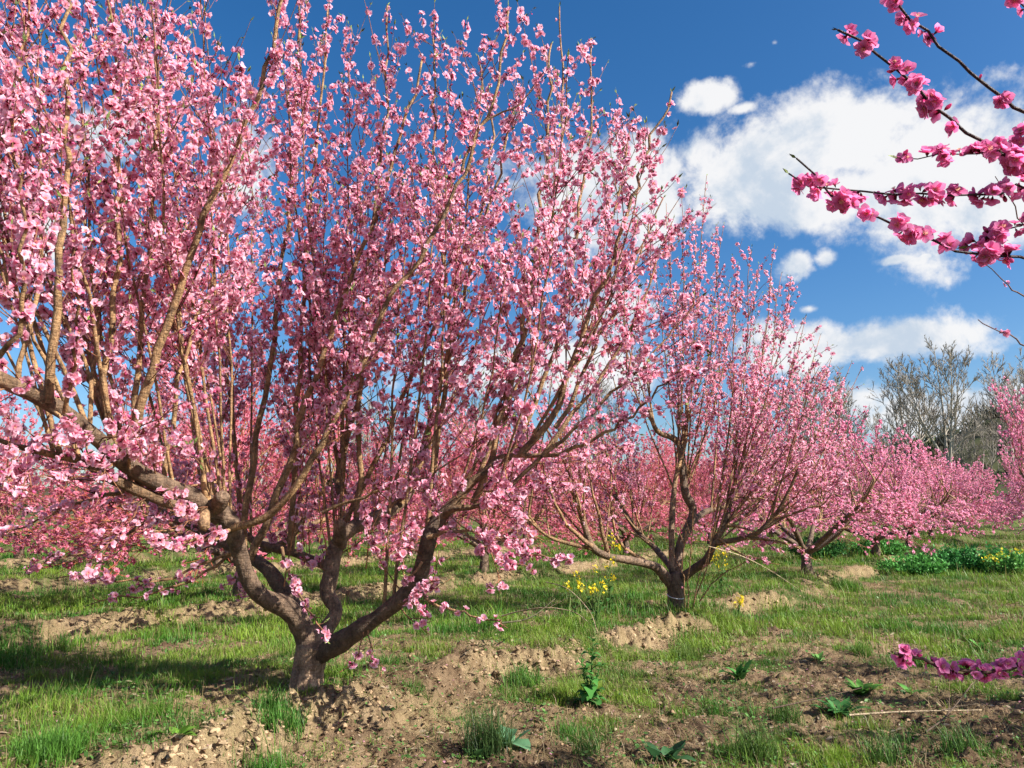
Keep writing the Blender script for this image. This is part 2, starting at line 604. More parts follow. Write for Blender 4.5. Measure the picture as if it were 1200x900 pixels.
def blossom_proto(lod, elev, rng):
    """unit radius blossom facing +Z; returns verts, quads, tris, petal parameter, kind (0 petal 1 centre 2 calyx)"""
    V, F4, F3, U, K = [], [], [], [], []
    n = 0
    if lod == 0:
        us, ws, nx = [0.10, 0.42, 0.80, 1.02], [0.09, 0.36, 0.42, 0.20], 3
    elif lod == 1:
        us, ws, nx = [0.08, 0.6, 1.0], [0.10, 0.44, 0.24], 2
    else:
        us, ws, nx = [0.0, 1.0], [0.20, 0.42], 2
    for k in range(5):
        el = elev + rng.normal() * 0.16
        pv, pf, pu = petal_grid(us, ws, rng.uniform(0.6, 1.6), rng.uniform(-2.5, 1.5), nx)
        pv = pv * np.array([rng.uniform(0.9, 1.08), rng.uniform(0.92, 1.1), 1])
        # bend upwards by el
        x, y, z = pv.T
        x2 = x * math.cos(el) - z * math.sin(el)
        z2 = x * math.sin(el) + z * math.cos(el)
        a = k * 2 * math.pi / 5 + rng.normal() * 0.09
        V.append(np.stack([x2 * math.cos(a) - y * math.sin(a), x2 * math.sin(a) + y * math.cos(a), z2], 1))
        F4.append(pf + n)
        U.append(pu); K.append(np.zeros(len(pv)))
        n += len(pv)
    if lod == 0:
        for k in range(9):                                  # stamens
            a = k * 2 * math.pi / 9 + rng.normal() * 0.1
            s = rng.uniform(0.18, 0.34)
            c, si = math.cos(a), math.sin(a)
            V.append(np.array([[0.03 * -si, 0.03 * c, 0.02], [0.03 * si, -0.03 * c, 0.02],
                               [c * s + 0.04 * si, si * s - 0.04 * c, 0.34], [c * s - 0.04 * si, si * s + 0.04 * c, 0.36]]))
            F4.append(np.array([[0, 1, 2, 3]]) + n); U.append(np.array([0, 0, 1, 1.0])); K.append(np.ones(4)); n += 4
    if lod <= 1:
        m = 5
        ring = np.array([[0.17 * math.cos(i * 2 * math.pi / m), 0.17 * math.sin(i * 2 * math.pi / m), 0.02] for i in range(m)])
        V.append(np.vstack([ring, [[0, 0, -0.45]]]))
        F3.append(np.array([[i, (i + 1) % m, m] for i in range(m)]) + n)
        U.append(np.zeros(m + 1)); K.append(np.full(m + 1, 2.0)); n += m + 1
    return (np.vstack(V), np.vstack(F4), np.vstack(F3) if F3 else np.zeros((0, 3), int), np.concatenate(U), np.concatenate(K))


def bud_proto():
    V = [[0, 0, -0.35]]
    for z, r in ((0.0, 0.20), (0.35, 0.27), (0.7, 0.16)):
        for i in range(5):
            a = i * 2 * math.pi / 5
            V.append([r * math.cos(a), r * math.sin(a), z])
    V.append([0, 0, 0.85])
    F4, F3 = [], []
    for i in range(5):
        j = (i + 1) % 5
        F3.append((0, 1 + j, 1 + i))
        F4.append((1 + i, 1 + j, 6 + j, 6 + i)); F4.append((6 + i, 6 + j, 11 + j, 11 + i))
        F3.append((11 + i, 11 + j, 16))
    V = np.array(V, float)
    return V, np.array(F4), np.array(F3), np.clip(V[:, 2], 0, 1), np.where(V[:, 2] < 0.1, 2.0, 3.0)


_pr = np.random.default_rng(5)
PROTO = {l: [blossom_proto(l, e, _pr) for e in (0.15, 0.35, 0.5, 0.7, 0.95)] for l in (0, 1, 2)}
BUD = bud_proto()

PAL = {  # centre, middle, edge of the petals (linear)
    'magenta': ((0.55, 0.03, 0.16), (0.80, 0.17, 0.41), (0.88, 0.34, 0.57)),
    'pink': ((0.70, 0.05, 0.19), (0.92, 0.375, 0.525), (0.955, 0.65, 0.735)),
    'deep': ((0.68, 0.05, 0.19), (0.90, 0.30, 0.49), (0.94, 0.51, 0.65)),
    'rose': ((0.50, 0.05, 0.11), (0.70, 0.16, 0.25), (0.84, 0.36, 0.45)),
}


def add_blossoms(mb, pos, nrm, size, rng, lod=0, pal='pink', bud_frac=0.10):
    n = len(pos)
    if n == 0:
        return
    which = rng.integers(0, 5, n)
    which = np.where(rng.random(n) < bud_frac, 9, which)
    ref = norm(rng.normal(size=(n, 3)))
    z = norm(nrm)
    x = norm(np.cross(ref, z))
    y = np.cross(z, x)
    B = np.stack([x, y, z], axis=-1)                        # columns
    tint = 1 + rng.normal(size=(n, 1)) * 0.10
    pale = np.clip(rng.normal(0.0, 0.48, size=(n, 1)), -0.8, 1.0)
    c0, c1, c2 = (np.array(c) for c in PAL[pal])
    for w in (0, 1, 2, 3, 4, 9):
        sel = np.nonzero(which == w)[0]
        if len(sel) == 0:
            continue
        V, F4, F3, U, K = BUD if w == 9 else PROTO[lod][w]
        s = size[sel] * (0.85 if w == 9 else 1.0)
        W = pos[sel][:, None, :] + np.einsum('nij,vj->nvi', B[sel], V) * s[:, None, None]
        k = len(V)
        u = U[None, :, None]
        g1 = np.clip(u / 0.38, 0, 1); g2 = np.clip((u - 0.38) / 0.62, 0, 1)
        if lod == 2 and w != 9:
            g1 = 0.65 + 0.35 * g1
        col = c0 * (1 - g1) + (c1 * (1 - g2) + c2 * g2) * g1
        col = col * np.ones((len(sel), 1, 1))
        col = col + (c2 - col) * np.clip(pale[sel], 0, 1)[:, None, :] * 0.55 * g1 + (c1 * 0.9 - col) * np.clip(-pale[sel], 0, 1)[:, None, :] * 0.8 * g1
        col = col * tint[sel][:, None, :]
        kk = K[None, :, None]
        stam = np.array([0.75, 0.28, 0.30]) * (1 - u) + np.array([0.85, 0.62, 0.35]) * u
        col = np.where(kk == 1, stam, col)
        col = np.where(kk == 2, np.array([0.16, 0.03, 0.035]), col)
        col = np.where(kk == 3, np.array([0.72, 0.17, 0.36]) * tint[sel][:, None, :], col)
        off = (np.arange(len(sel)) * k)[:, None, None]
        mb.add(W.reshape(-1, 3), (F4[None] + off).reshape(-1, 4), (F3[None] + off).reshape(-1, 3) if len(F3) else None, np.clip(col, 0, 0.95).reshape(-1, 3))


def at_param(Pt, i, s):
    """points and tangents on polylines Pt (T,N,3), line index i, parameter s 0..1"""
    N = Pt.shape[1]
    f = np.clip(s, 0, 1) * (N - 1)
    k = np.clip(f.astype(int), 0, N - 2)
    t = (f - k)[:, None]
    a, b = Pt[i, k], Pt[i, k + 1]
    return a + (b - a) * t, norm(b - a)


def nodes_on(Pt, spacing, s0, s1, rng, per=(1, 3), rad=0.002, dens=None):
    """blossom places on polylines; clusters of 1-3"""
    T = len(Pt)
    L = np.linalg.norm(np.diff(Pt, axis=1), axis=2).sum(1)
    cnt = rng.poisson(np.maximum(L * (s1 - s0) / spacing, 0.01) * (1 if dens is None else dens))
    i = np.repeat(np.arange(T), cnt)
    s = rng.uniform(s0, s1, len(i))
    fr, ph = rng.uniform(1.2, 3.5, T), rng.random(T)
    m = .5 + .5 * np.sin(6.283 * (s * fr[i] + ph[i]))
    ok = rng.random(len(i)) < .30 + .85 * m
    i, s = i[ok], s[ok]
    k = rng.integers(per[0], per[1] + 1, len(i))
    i, s = np.repeat(i, k), np.repeat(s, k)
    if len(i) == 0:
        return np.zeros((0, 3)), np.zeros((0, 3))
    p, t = at_param(Pt, i, s)
    a = norm(np.cross(t, norm(rng.normal(size=(len(i), 3)))))
    nr = norm(a + 0.25 * t + 0.25 * rng.normal(size=a.shape) + np.array([0, 0, 0.10]))
    rl = rad if np.isscalar(rad) else np.interp(s, np.linspace(0, 1, len(rad)), rad)[:, None]
    return p + a * rl * 0.8 + rng.normal(size=p.shape) * 0.0015, nr


def side_lines(Pt, i, s, ang, length, rng, up=0.25, curve=0.15, N=5, wob=0.02, spin=None):
    """side twigs starting on Pt[i] at s"""
    p, t = at_param(Pt, i, s)
    n = len(p)
    a = norm(np.cross(t, norm(rng.normal(size=(n, 3)))))
    d = norm(t * np.cos(ang)[:, None] + a * np.sin(ang)[:, None] + np.array([0, 0, 1.0]) * up)
    q = np.linspace(0, 1, N)[None, :, None]
    Ln = length[:, None, None]
    out = p[:, None, :] + d[:, None, :] * Ln * q + np.array([0, 0, 1.0]) * curve * Ln * q ** 2
    w = rng.normal(size=(n, N, 3)) * wob * Ln
    w[:, 0] = 0
    return out + np.cumsum(w, axis=1) * 0.7


TAN = np.array([0.30, 0.180, 0.085])
OLD = np.array([0.150, 0.100, 0.064])
REDB = np.array([0.25, 0.110, 0.055])
ORANGE = np.array([0.34, 0.145, 0.055])
GREENB = np.array([0.16, 0.22, 0.05])


def wood_col(R, rng, thin=REDB, mid=TAN, old=OLD):
    """bark colour from thickness: dark grey brown limbs, tan shoots, red-brown twigs"""
    R = np.asarray(R)[..., None]
    a = sst(R, 0.0030, 0.0085)
    b = sst(R, 0.022, 0.045)
    c = thin * (1 - a) + mid * a
    return c * (1 - b) + old * b


def leaf_buds(mb, tips, dirs, rng, size=0.014):
    """two or three small green leaves opening at a twig tip"""
    n = len(tips)
    if n == 0:
        return
    for k in range(2):
        d = norm(dirs + rng.normal(size=(n, 3)) * 0.35)
        a = norm(np.cross(d, norm(rng.normal(size=(n, 3)))))
        s = size * rng.uniform(0.7, 1.6, (n, 1))
        V = np.stack([tips, tips + d * s * 0.6 + a * s * 0.22, tips + d * s * 1.5, tips + d * s * 0.6 - a * s * 0.22], axis=1)
        f = np.arange(n * 4).reshape(-1, 4)
        mb.add(V.reshape(-1, 3), f, None, np.repeat(GREENB * rng.uniform(0.7, 1.6, (n, 1)), 4, axis=0))


def dress_shoot(line, r0, r1, rng, o):
    """one long shoot: its own tube, side twigs and spurs -> (wood MB, blossom MB)"""
    wood, bl = MB(), MB()
    N = len(line)
    kink = rng.normal(size=(N, 3)) * o.get('kink', .014) * np.linspace(0, 1, N)[:, None] ** .5
    line = line + kink
    f = np.linspace(0, 1, N)
    R = r0 + (r1 - r0) * f ** 0.8
    L = np.linalg.norm(np.diff(line, axis=0), axis=1).sum()
    Pt = line[None]
    tubes(wood, Pt, R[None], o['sides'], wood_col(R, rng, thin=o.get('thin', REDB))[None] * o.get('dark', 1.0), rough=0.03, rng=rng)
    nt = int(L * o['twigs'])
    s = rng.uniform(o.get('t0', 0.22), 0.97, nt)
    ln = rng.uniform(0.14, 0.62, nt) * (1.15 - 0.75 * s) * o.get('tl', 1.0)
    if nt == 0:
        pp, nn = nodes_on(Pt, o['sp'], o.get('b0', 0.3), 1.0, rng, dens=o.get('dens', 1.0), rad=R)
        size = o['bs'] * rng.uniform(0.72, 1.2, len(pp))
        add_blossoms(bl, pp + nn * size[:, None] * 0.44, nn, size, rng, o['lod'], o.get('pal', 'pink'), o.get('bf', 0.10))
        leaf_buds(wood, line[-1:], norm(line[-1:] - line[-2:-1]), rng, 0.012)
        return wood, bl
    tw = side_lines(Pt, np.zeros(nt, int), s, rng.uniform(0.4, 0.95, nt), ln, rng, up=o.get('up', 0.2), curve=0.12)
    if 'clip' in o:
        ok = o['clip'](tw[:, -1])
        tw, ln = tw[ok], ln[ok]
        nt = len(tw)
    rt = np.linspace(o['tr'], o['tr'] * 0.45, 5)
    rts = rt[None] * rng.uniform(0.75, 1.3, (nt, 1))
    tubes(wood, tw, rts, o['tsides'], wood_col(rts, rng, thin=o.get('thin', REDB)), rng=rng)
    allp, alln = [], []
    b0 = o.get('b0', 0.3)
    a, n = nodes_on(Pt, o['sp'], b0, 1.0, rng, dens=o.get('dens', 1.0) * o.get('md', .8), rad=R)
    allp.append(a); alln.append(n)
    a, n = nodes_on(tw, o['sp'], 0.12, 1.0, rng, dens=o.get('dens', 1.0))
    allp.append(a); alln.append(n)
    # spurs of spurs
    n2 = int(nt * o.get('sub', 0.8))
    if n2 and nt:
        i2 = rng.integers(0, nt, n2)
        tw2 = side_lines(tw, i2, rng.uniform(0.2, 0.85, n2), rng.uniform(0.5, 1.0, n2), ln[i2] * rng.uniform(0.25, 0.55, n2), rng, up=0.25, curve=0.1, N=4)
        r2 = np.linspace(o['tr'] * 0.7, o['tr'] * 0.4, 4)[None] * np.ones((n2, 1))
        tubes(wood, tw2, r2, o['tsides'], wood_col(r2, rng, thin=o.get('thin', REDB)), rng=rng)
        a, n = nodes_on(tw2, o['sp'], 0.1, 1.0, rng, dens=o.get('dens', 1.0))
        allp.append(a); alln.append(n)
        if 'clip' in o:
            tw2 = tw2[o['clip'](tw2[:, -1])]
        tips = np.vstack([tw2[:, -1], tw[:, -1], line[-1:]])
        dirs = np.vstack([norm(tw2[:, -1] - tw2[:, -2]), norm(tw[:, -1] - tw[:, -2]), norm(line[-1:] - line[-2:-1])])
        if o.get('buds', True):
            leaf_buds(wood, tips, dirs, rng, o.get('budsize', 0.016))
    pp, nn = np.vstack(allp), np.vstack(alln)
    if 'clip' in o:
        keep = o['clip'](pp)
        pp, nn = pp[keep], nn[keep]
    size = o['bs'] * rng.uniform(0.62, 1.22, len(pp))
    pp = pp + nn * size[:, None] * 0.44
    add_blossoms(bl, pp, nn, size, rng, o['lod'], o.get('pal', 'pink'), o.get('bf', 0.10))
    return wood, bl


def limb_mesh(rows, n, sides=14, rng=RNG, tone=1.0, knots=0.10, base=None):
    """rows (x,y,z,diameter); an old limb with swellings"""
    sp = spline(rows, n)
    R = sp[:, 3] * 0.5
    R = R * (1 + knots * np.interp(np.arange(n), np.arange(0, n + 3, 3), rng.normal(size=len(np.arange(0, n + 3, 3)))))
    mb = MB()
    c = wood_col(R, rng) * tone
    tubes(mb, sp[:, :3], R, sides, c, rough=0.025, rng=rng)
    return mb, sp[:, :3], R


def px_rows(lst):
    """(px, py, Y, width px) -> (x, y, z, diameter m)"""
    out = []
    for px, py, Y, w in lst:
        out.append([*P(px, py, Y), w / F * Y])
    return np.array(out)


def px_line(pts, y0, y1, n=None, jit=0.0, rng=RNG):
    pts = np.array(pts, float)
    ys = np.linspace(y0, y1, len(pts))
    w = np.array([P(a, b, y) for (a, b), y in zip(pts, ys)])
    return spline(w, n or max(8, 3 * len(pts)))


# ------------------------------------------------------------------ the large front tree
def front_tree():
    rng = np.random.default_rng(21)
    B = T1.copy(); B[2] = hz(T1[0], T1[1])
    Y0 = T1[1]
    root = thing('peach_tree', 'largest peach tree in full pink blossom, its short thick forked trunk nearest the camera', 'tree', (0, 0, 0), 'peach trees of the nearest row')
    d = Y0 - 5.3
    def PX(l):
        return px_rows([(a, b, c + d, w) for a, b, c, w in l])
    # trunk flares into the ground
    tr = PX([(359, 838, 5.3, 58), (359, 818, 5.3, 45), (360, 795, 5.3, 37), (364, 772, 5.3, 35), (367, 755, 5.3, 36), (369, 742, 5.3, 30)])
    mb, _, _ = limb_mesh(tr, 40, 28, rng, 1.9, 0.035)
    mb.obj('trunk', M_WOOD, root)
    limbs, limb_objs = [], []
    def limb(l, n=40, tone=1.0, sides=14):
        l = [(a, b, c, w * .84) for a, b, c, w in l]
        mb, p, R = limb_mesh(PX(l), n, sides, rng, tone, 0.07)
        lo = mb.obj('limb', M_WOOD, root)
        limbs.append((p, R))
        limb_objs.append(lo)
        return p
    A = limb([(364, 768, 5.3, 28), (354, 735, 5.27, 30), (335, 712, 5.2, 27), (312, 702, 5.12, 26), (296, 688, 5.06, 25), (285, 662, 5.0, 23), (277, 635, 4.95, 24),
              (268, 612, 4.88, 25), (250, 595, 4.8, 27), (220, 580, 4.68, 25), (180, 563, 4.5, 25), (150, 545, 4.36, 24), (115, 515, 4.15, 22), (82, 488, 3.95, 22), (50, 468, 3.75, 21), (12, 450, 3.55, 20), (-30, 428, 3.4, 18), (-90, 380, 3.3, 14)], 70, 0.95)
    A2 = limb([(268, 615, 4.88, 18), (235, 597, 4.75, 17), (195, 588, 4.6, 16), (160, 574, 4.45, 15), (120, 555, 4.3, 13), (98, 541, 4.25, 12), (75, 536, 4.15, 10), (37, 527, 4.0, 9), (8, 519, 3.9, 7), (-40, 500, 3.8, 5)], 44, 0.8, 10)
    Bl = limb([(366, 760, 5.34, 24), (347, 716, 5.45, 23), (330, 690, 5.5, 20), (315, 668, 5.55, 18), (296, 655, 5.65, 16), (270, 640, 5.8, 14), (235, 622, 6.0, 12), (190, 600, 6.2, 10), (150, 560, 6.3, 8)], 40, 0.8, 12)
    Cc = limb([(372, 758, 5.3, 24), (384, 735, 5.36, 22), (394, 716, 5.4, 20), (384, 695, 5.42, 22), (388, 672, 5.45, 22), (391, 650, 5.48, 22), (400, 630, 5.5, 22), (416, 617, 5.55, 20), (438, 608, 5.62, 19), (458, 598, 5.7, 17), (476, 582, 5.8, 14), (490, 555, 5.9, 11)], 44, 1.35, 12)
    C2 = limb([(390, 665, 5.46, 14), (370, 658, 5.6, 13), (345, 648, 5.75, 12), (318, 641, 5.9, 11), (292, 630, 6.1, 10), (270, 600, 6.2, 8)], 26, 0.8, 10)
    C3 = limb([(396, 640, 5.5, 15), (404, 618, 5.7, 13), (402, 590, 5.9, 12), (396, 560, 6.05, 10), (405, 520, 6.2, 8)], 24, 0.9, 10)
    D = limb([(370, 770, 5.28, 26), (392, 757, 5.22, 26), (425, 735, 5.12, 24), (452, 716, 5.06, 22), (474, 698, 5.02, 22), (489, 680, 5.0, 21), (497, 655, 4.97, 20), (503, 630, 4.95, 19), (512, 612, 4.95, 18), (530, 592, 4.95, 15), (553, 565, 4.93, 12), (570, 553, 4.92, 11)], 50, 0.75)
    D2 = limb([(512, 612, 4.95, 12), (529, 597, 4.9, 10), (554, 594, 4.85, 8), (582, 585, 4.8, 7), (607, 561, 4.75, 6), (636, 534, 4.7, 5)], 26, 0.6, 9)
    D3 = limb([(565, 556, 4.92, 10), (583, 540, 4.9, 13), (607, 533, 4.85, 11), (630, 511, 4.8, 10)], 20, 0.6, 9)
    # sawn stubs on the left limb
    for l in ([(252, 597, 4.8, 18), (258, 588, 4.74, 19), (261, 581, 4.70, 17)], [(240, 598, 4.72, 12), (239, 612, 4.66, 13), (240, 619, 4.65, 11)],
              [(245, 590, 4.75, 9), (239, 570, 4.7, 7), (238, 556, 4.7, 6)], [(398, 640, 5.5, 16), (398, 622, 5.4, 15), (399, 612, 5.38, 13)]):
        mb, _, _ = limb_mesh(PX(l), 8, 10, rng, 1.3, 0.03)
        mb.obj('cut_stub', M_WOOD, root)
    o = dict(sides=7, twigs=7.2, tr=0.0034, tsides=4, sp=0.0385, lod=0, bs=0.0255, bf=.16, sub=0.85, budsize=.021, b0=0.34, tl=1.75, md=.38, up=.10, t0=.16)
    # shoots that can be told apart: picture path, start / end distance, width px at start
    named = [
        ([(148, 542), (160, 495), (177, 440), (205, 350), (235, 270), (265, 200), (300, 110), (325, 20), (335, -40)], 4.4, 3.9, 15, {}),
        ([(132, 530), (126, 487), (123, 450), (128, 400), (137, 317), (138, 250), (137, 133), (133, 67), (128, -20)], 4.25, 4.1, 11, {}),
        ([(57, 470), (60, 433), (65, 367), (68, 320), (76, 190), (79, 70), (78, -40)], 3.75, 3.5, 14, {}),
        ([(146, 545), (155, 500), (160, 457), (168, 367), (176, 300), (183, 187), (184, 100), (186, -20)], 4.4, 4.5, 10, {}),
        ([(192, 565), (200, 500), (213, 433), (230, 383), (247, 327), (262, 260), (270, 200)], 4.6, 4.9, 8, {}),
        ([(105, 508), (108, 450), (112, 367), (106, 250), (98, 130), (95, 40)], 4.1, 4.6, 7, {}),
        ([(272, 618), (310, 608), (348, 568), (387, 503), (417, 440), (438, 395), (457, 352), (493, 297), (520, 253), (543, 200), (567, 140), (585, 80), (599, 8)], 4.85, 4.4, 11, {}),
        ([(292, 655), (318, 600), (340, 540), (352, 487), (375, 430), (393, 373), (423, 297), (443, 243), (463, 183), (477, 133), (493, 75)], 5.4, 5.2, 12, {}),
        ([(285, 640), (290, 580), (300, 520), (307, 480), (317, 423), (325, 367), (332, 300), (343, 213), (347, 87), (352, -10)], 5.5, 5.6, 10, {}),
        ([(340, 645), (345, 560), (350, 450), (357, 350), (364, 250), (375, 130), (384, 10)], 5.6, 5.5, 9, {}),
        ([(416, 618), (421, 560), (421, 480), (424, 400), (432, 320), (442, 220), (450, 120), (456, 10)], 5.6, 5.6, 9, {}),
        ([(470, 590), (497, 530), (510, 467), (517, 440), (535, 390), (547, 333), (557, 293), (580, 213), (593, 167), (605, 110)], 5.7, 5.7, 9, {}),
        ([(505, 606), (504, 580), (508, 530), (518, 470), (528, 400), (522, 330), (512, 230), (508, 120), (511, 22)], 5.0, 5.4, 9, {}),
        ([(555, 590), (570, 556), (580, 517), (593, 467), (603, 420), (613, 390), (624, 320), (636, 240), (642, 150), (648, 50)], 4.95, 4.9, 10, {}),
        ([(630, 511), (650, 483), (660, 455), (672, 420), (685, 385), (700, 345), (712, 322), (728, 270), (747, 217), (765, 160), (785, 112)], 4.8, 4.6, 10, {}),
        ([(650, 500), (667, 480), (683, 433), (700, 403), (722, 360), (750, 300), (775, 235)], 4.75, 4.9, 7, {}),
        ([(607, 533), (650, 533), (700, 512), (740, 488), (772, 458), (803, 430)], 4.85, 4.5, 7, dict(twigs=5)),
        ([(636, 534), (670, 505), (707, 473), (753, 427), (797, 380), (815, 345)], 4.7, 4.6, 6, dict(twigs=5)),
        ([(590, 500), (612, 400), (633, 297), (647, 240), (657, 177), (660, 133), (658, 60), (657, 15)], 5.3, 5.2, 8, {}),
        ([(600, 530), (640, 440), (665, 350), (680, 240), (690, 150), (697, 48)], 5.2, 5.2, 8, {}),
        ([(560, 560), (590, 480), (640, 400), (690, 320), (725, 230), (738, 140)], 5.5, 5.6, 7, {}),
        ([(540, 200), (567, 142), (600, 130), (622, 105), (640, 70)], 4.5, 4.4, 5, dict(twigs=5)),
        ([(393, 660), (410, 600), (440, 540), (470, 470), (500, 400), (540, 320), (575, 200), (560, 60)], 5.6, 6.0, 9, {}),
        ([(378, 600), (420, 583), (455, 572), (500, 560), (540, 530), (590, 505)], 4.9, 4.5, 5, dict(twigs=3, dens=.8)),
        # left front, close to the camera
        ([(-25, 430), (10, 410), (25, 360), (28, 300), (22, 220), (10, 120)], 3.3, 2.9, 9, dict(dens=1.5, b0=.1)),
        ([(75, 484), (86, 430), (92, 370), (88, 310), (80, 250)], 3.8, 3.2, 7, dict(dens=1.6, b0=.12, twigs=4, tl=.5)),
        ([(-60, 400), (-30, 300), (0, 200), (20, 100), (35, -20)], 3.4, 3.4, 10, dict(dens=1.2)),
        ([(60, 480), (100, 520), (112, 540), (118, 525)], 3.75, 3.35, 5, dict(twigs=5, tl=.25, dens=1.5, b0=.1)),
        ([(150, 547), (165, 510), (195, 500), (215, 530), (232, 545)], 4.3, 3.6, 5, dict(twigs=5, tl=.25, dens=1.3, b0=.2)),
        ([(20, 455), (30, 400), (45, 330), (50, 240), (46, 120), (40, 0)], 3.7, 3.9, 8, {}),
        # low hanging and sideways twigs
        ([(268, 622), (250, 630), (222, 634), (195, 638), (172, 634)], 4.7, 3.9, 6, dict(twigs=7, tl=.2, dens=1.6, b0=.1)),
        ([(330, 640), (338, 670), (350, 695), (366, 720), (380, 752)], 5.1, 4.7, 5, dict(twigs=4, tl=.2, dens=.75, b0=.15)),
        ([(487, 690), (510, 710), (540, 718), (575, 727), (594, 733)], 4.9, 4.6, 5, dict(twigs=2, tl=.2, dens=.7, b0=.2, sub=0)),
        ([(500, 630), (540, 622), (580, 632), (620, 645), (672, 656)], 4.9, 4.7, 6, dict(twigs=9, tl=.35, dens=1.5, b0=.1)),
        ([(545, 625), (570, 640), (600, 660), (625, 672)], 4.8, 4.7, 4, dict(twigs=4, tl=.25, dens=.9, b0=.3)),
        ([(425, 740), (420, 765), (404, 786)], 5.0, 4.8, 2, dict(twigs=4, tl=.12, dens=.8, b0=.6, sub=0)),
        ([(430, 738), (436, 765), (447, 788)], 5.0, 4.9, 2, dict(twigs=4, tl=.12, dens=.8, b0=.5, sub=0)),
        ([(290, 640), (240, 660), (190, 680), (130, 682), (72, 678)], 5.6, 5.2, 5, dict(twigs=4, tl=.4, dens=.7, b0=.25)),
        ([(280, 645), (225, 680), (170, 697), (108, 706)], 5.6, 5.3, 5, dict(twigs=4, tl=.3, dens=.6, b0=.3)),
        ([(190, 600), (120, 640), (70, 655), (34, 665)], 6.0, 5.4, 5, dict(twigs=4, tl=.3, dens=.8, b0=.3)),
        ([(150, 575), (90, 590), (40, 612), (0, 622)], 4.5, 4.2, 6, dict(twigs=6, tl=.4, dens=1.1, b0=.3)),
        ([(495, 660), (478, 680), (470, 650), (490, 620)], 4.9, 4.7, 4, dict(twigs=5, tl=.25, dens=1.0, b0=.1)),
    ]
    def right_limit(x):
        return np.interp(x, [420, 455, 510, 600, 660, 700, 730, 790, 805, 835, 850, 870], [-400, -30, 8, 0, 10, 38, 120, 100, 210, 300, 420, 900])
    def clip(p):
        u, v = to_px(p)
        return v > right_limit(u) - 6
    shoots = []
    for pts, y0, y1, w, ov in named:
        line = px_line(pts, y0 + d, y1 + d, rng=rng)
        line = line + rng.normal(size=line.shape) * 0.004
        r0 = w / F * (y0 + d) * 0.5 * .86
        if 'dens' in ov:
            ov = {'md': 1.9, **ov}
        shoots.append((line, r0, max(0.0026, r0 * 0.28), {**o, **ov}))
    # further shoots rising from all the limbs
    starts = []
    for (p, R), wgt in zip(limbs, (10, 5, 6, 8, 5, 5, 4, 3, 3)):
        k0 = int(len(p) * 0.42)
        for _ in range(wgt):
            starts.append(p[rng.integers(k0, len(p))])
    tries = 0
    n_fill = 0
    allp = np.vstack([p[int(len(p) * .34):] for p, R in limbs])
    pu, pv = to_px(allp)
    while n_fill < 52 and tries < 3000:
        tries += 1
        u, v = rng.uniform(-140, 830), rng.uniform(-120, 400) if tries % 3 else rng.uniform(-120, 60)
        if n_fill < 7:
            u, v = rng.uniform(-110, 330), rng.uniform(-130, 40)
        if v < right_limit(u) + 6 or u < 60 and v > 250:
            continue
        c = rng.integers(0, len(allp), 24)
        sc = np.abs((pu[c] - 365) - (u - 365) * .62) + np.maximum(0, v + 150 - pv[c]) * 2 + rng.uniform(0, 60, 24)
        s = allp[c[np.argmin(sc)]]
        tip = P(u, v, max(3.3, s[1] + rng.normal() * .5 + .1))
        L = np.linalg.norm(tip - s)
        if L < .9 or L > 4.2:
            continue
        mid = s + (tip - s) * .5 + np.array([(tip[0] - s[0]) * .07, 0, -.04]) + rng.normal(size=3) * .04
        line = spline(np.array([s, mid, tip]), 12)
        shoots.append((line, rng.uniform(.009, .017), .003, {**o, 'twigs': 7.2, 't0': .20, 'b0': .40}))
        n_fill += 1
    # short twigs straight off the old limbs, with their own blossom
    for (p, R), lo, k in zip(limbs, limb_objs, (26, 16, 12, 14, 10, 8, 18, 10, 5)):
        k0 = .28
        wood, bl = MB(), MB()
        i0 = np.zeros(k, int)
        ln = rng.uniform(.18, .75, k)
        tw = side_lines(p[None], i0, rng.uniform(k0, 1, k), rng.uniform(.7, 1.5, k), ln, rng, up=.15, curve=.08, N=7, wob=.035)
        tw[..., 1] -= np.linspace(0, .16, 7)[None] * (rng.random((k, 1)) < .5) * ln[:, None]
        rt = np.linspace(.0048, .0022, 7)[None] * rng.uniform(.8, 1.3, (k, 1))
        tubes(wood, tw, rt, 5, wood_col(rt, rng, thin=REDB), rng=rng)
        k2 = k * 3
        i2 = rng.integers(0, k, k2)
        tw2 = side_lines(tw, i2, rng.uniform(.3, .95, k2), rng.uniform(.4, 1.0, k2), ln[i2] * rng.uniform(.2, .5, k2), rng, up=.25, curve=.1)
        rt2 = np.linspace(.003, .0015, 5)[None] * np.ones((k2, 1))
        tubes(wood, tw2, rt2, 4, wood_col(rt2, rng, thin=REDB * rng.uniform(.8, 1.6)), rng=rng)
        a, na = nodes_on(tw, .045, .25, 1, rng)
        b_, nb = nodes_on(tw2, .045, .15, 1, rng)
        pp, nn = np.vstack([a, b_]), np.vstack([na, nb])
        ok = (pp[:, 2] > .75) | (rng.random(len(pp)) < .35)
        pp, nn = pp[ok], nn[ok]
        size = .027 * rng.uniform(.75, 1.2, len(pp))
        wood.obj('twigs', M_WOOD, lo)
        add_blossoms(bl, pp + nn * size[:, None] * .44, nn, size, rng, 0, 'pink', .14)
        bl.obj('blossoms', M_PETAL, lo)
    # bare young suckers, thin and orange, round the fork
    for k in range(10):
        s = np.array(P(rng.uniform(320, 500), rng.uniform(600, 690), rng.uniform(5.1, 5.8) + d))
        tip = s + np.array([rng.normal() * 0.12, rng.normal() * 0.15, rng.uniform(0.6, 1.3)])
        line = spline(np.array([s, (s + tip) / 2 + rng.normal(size=3) * 0.04, tip]), 10)
        shoots.append((line, 0.005, 0.002, {**o, 'twigs': 3, 'tl': .5, 'dens': .25, 'thin': ORANGE}))
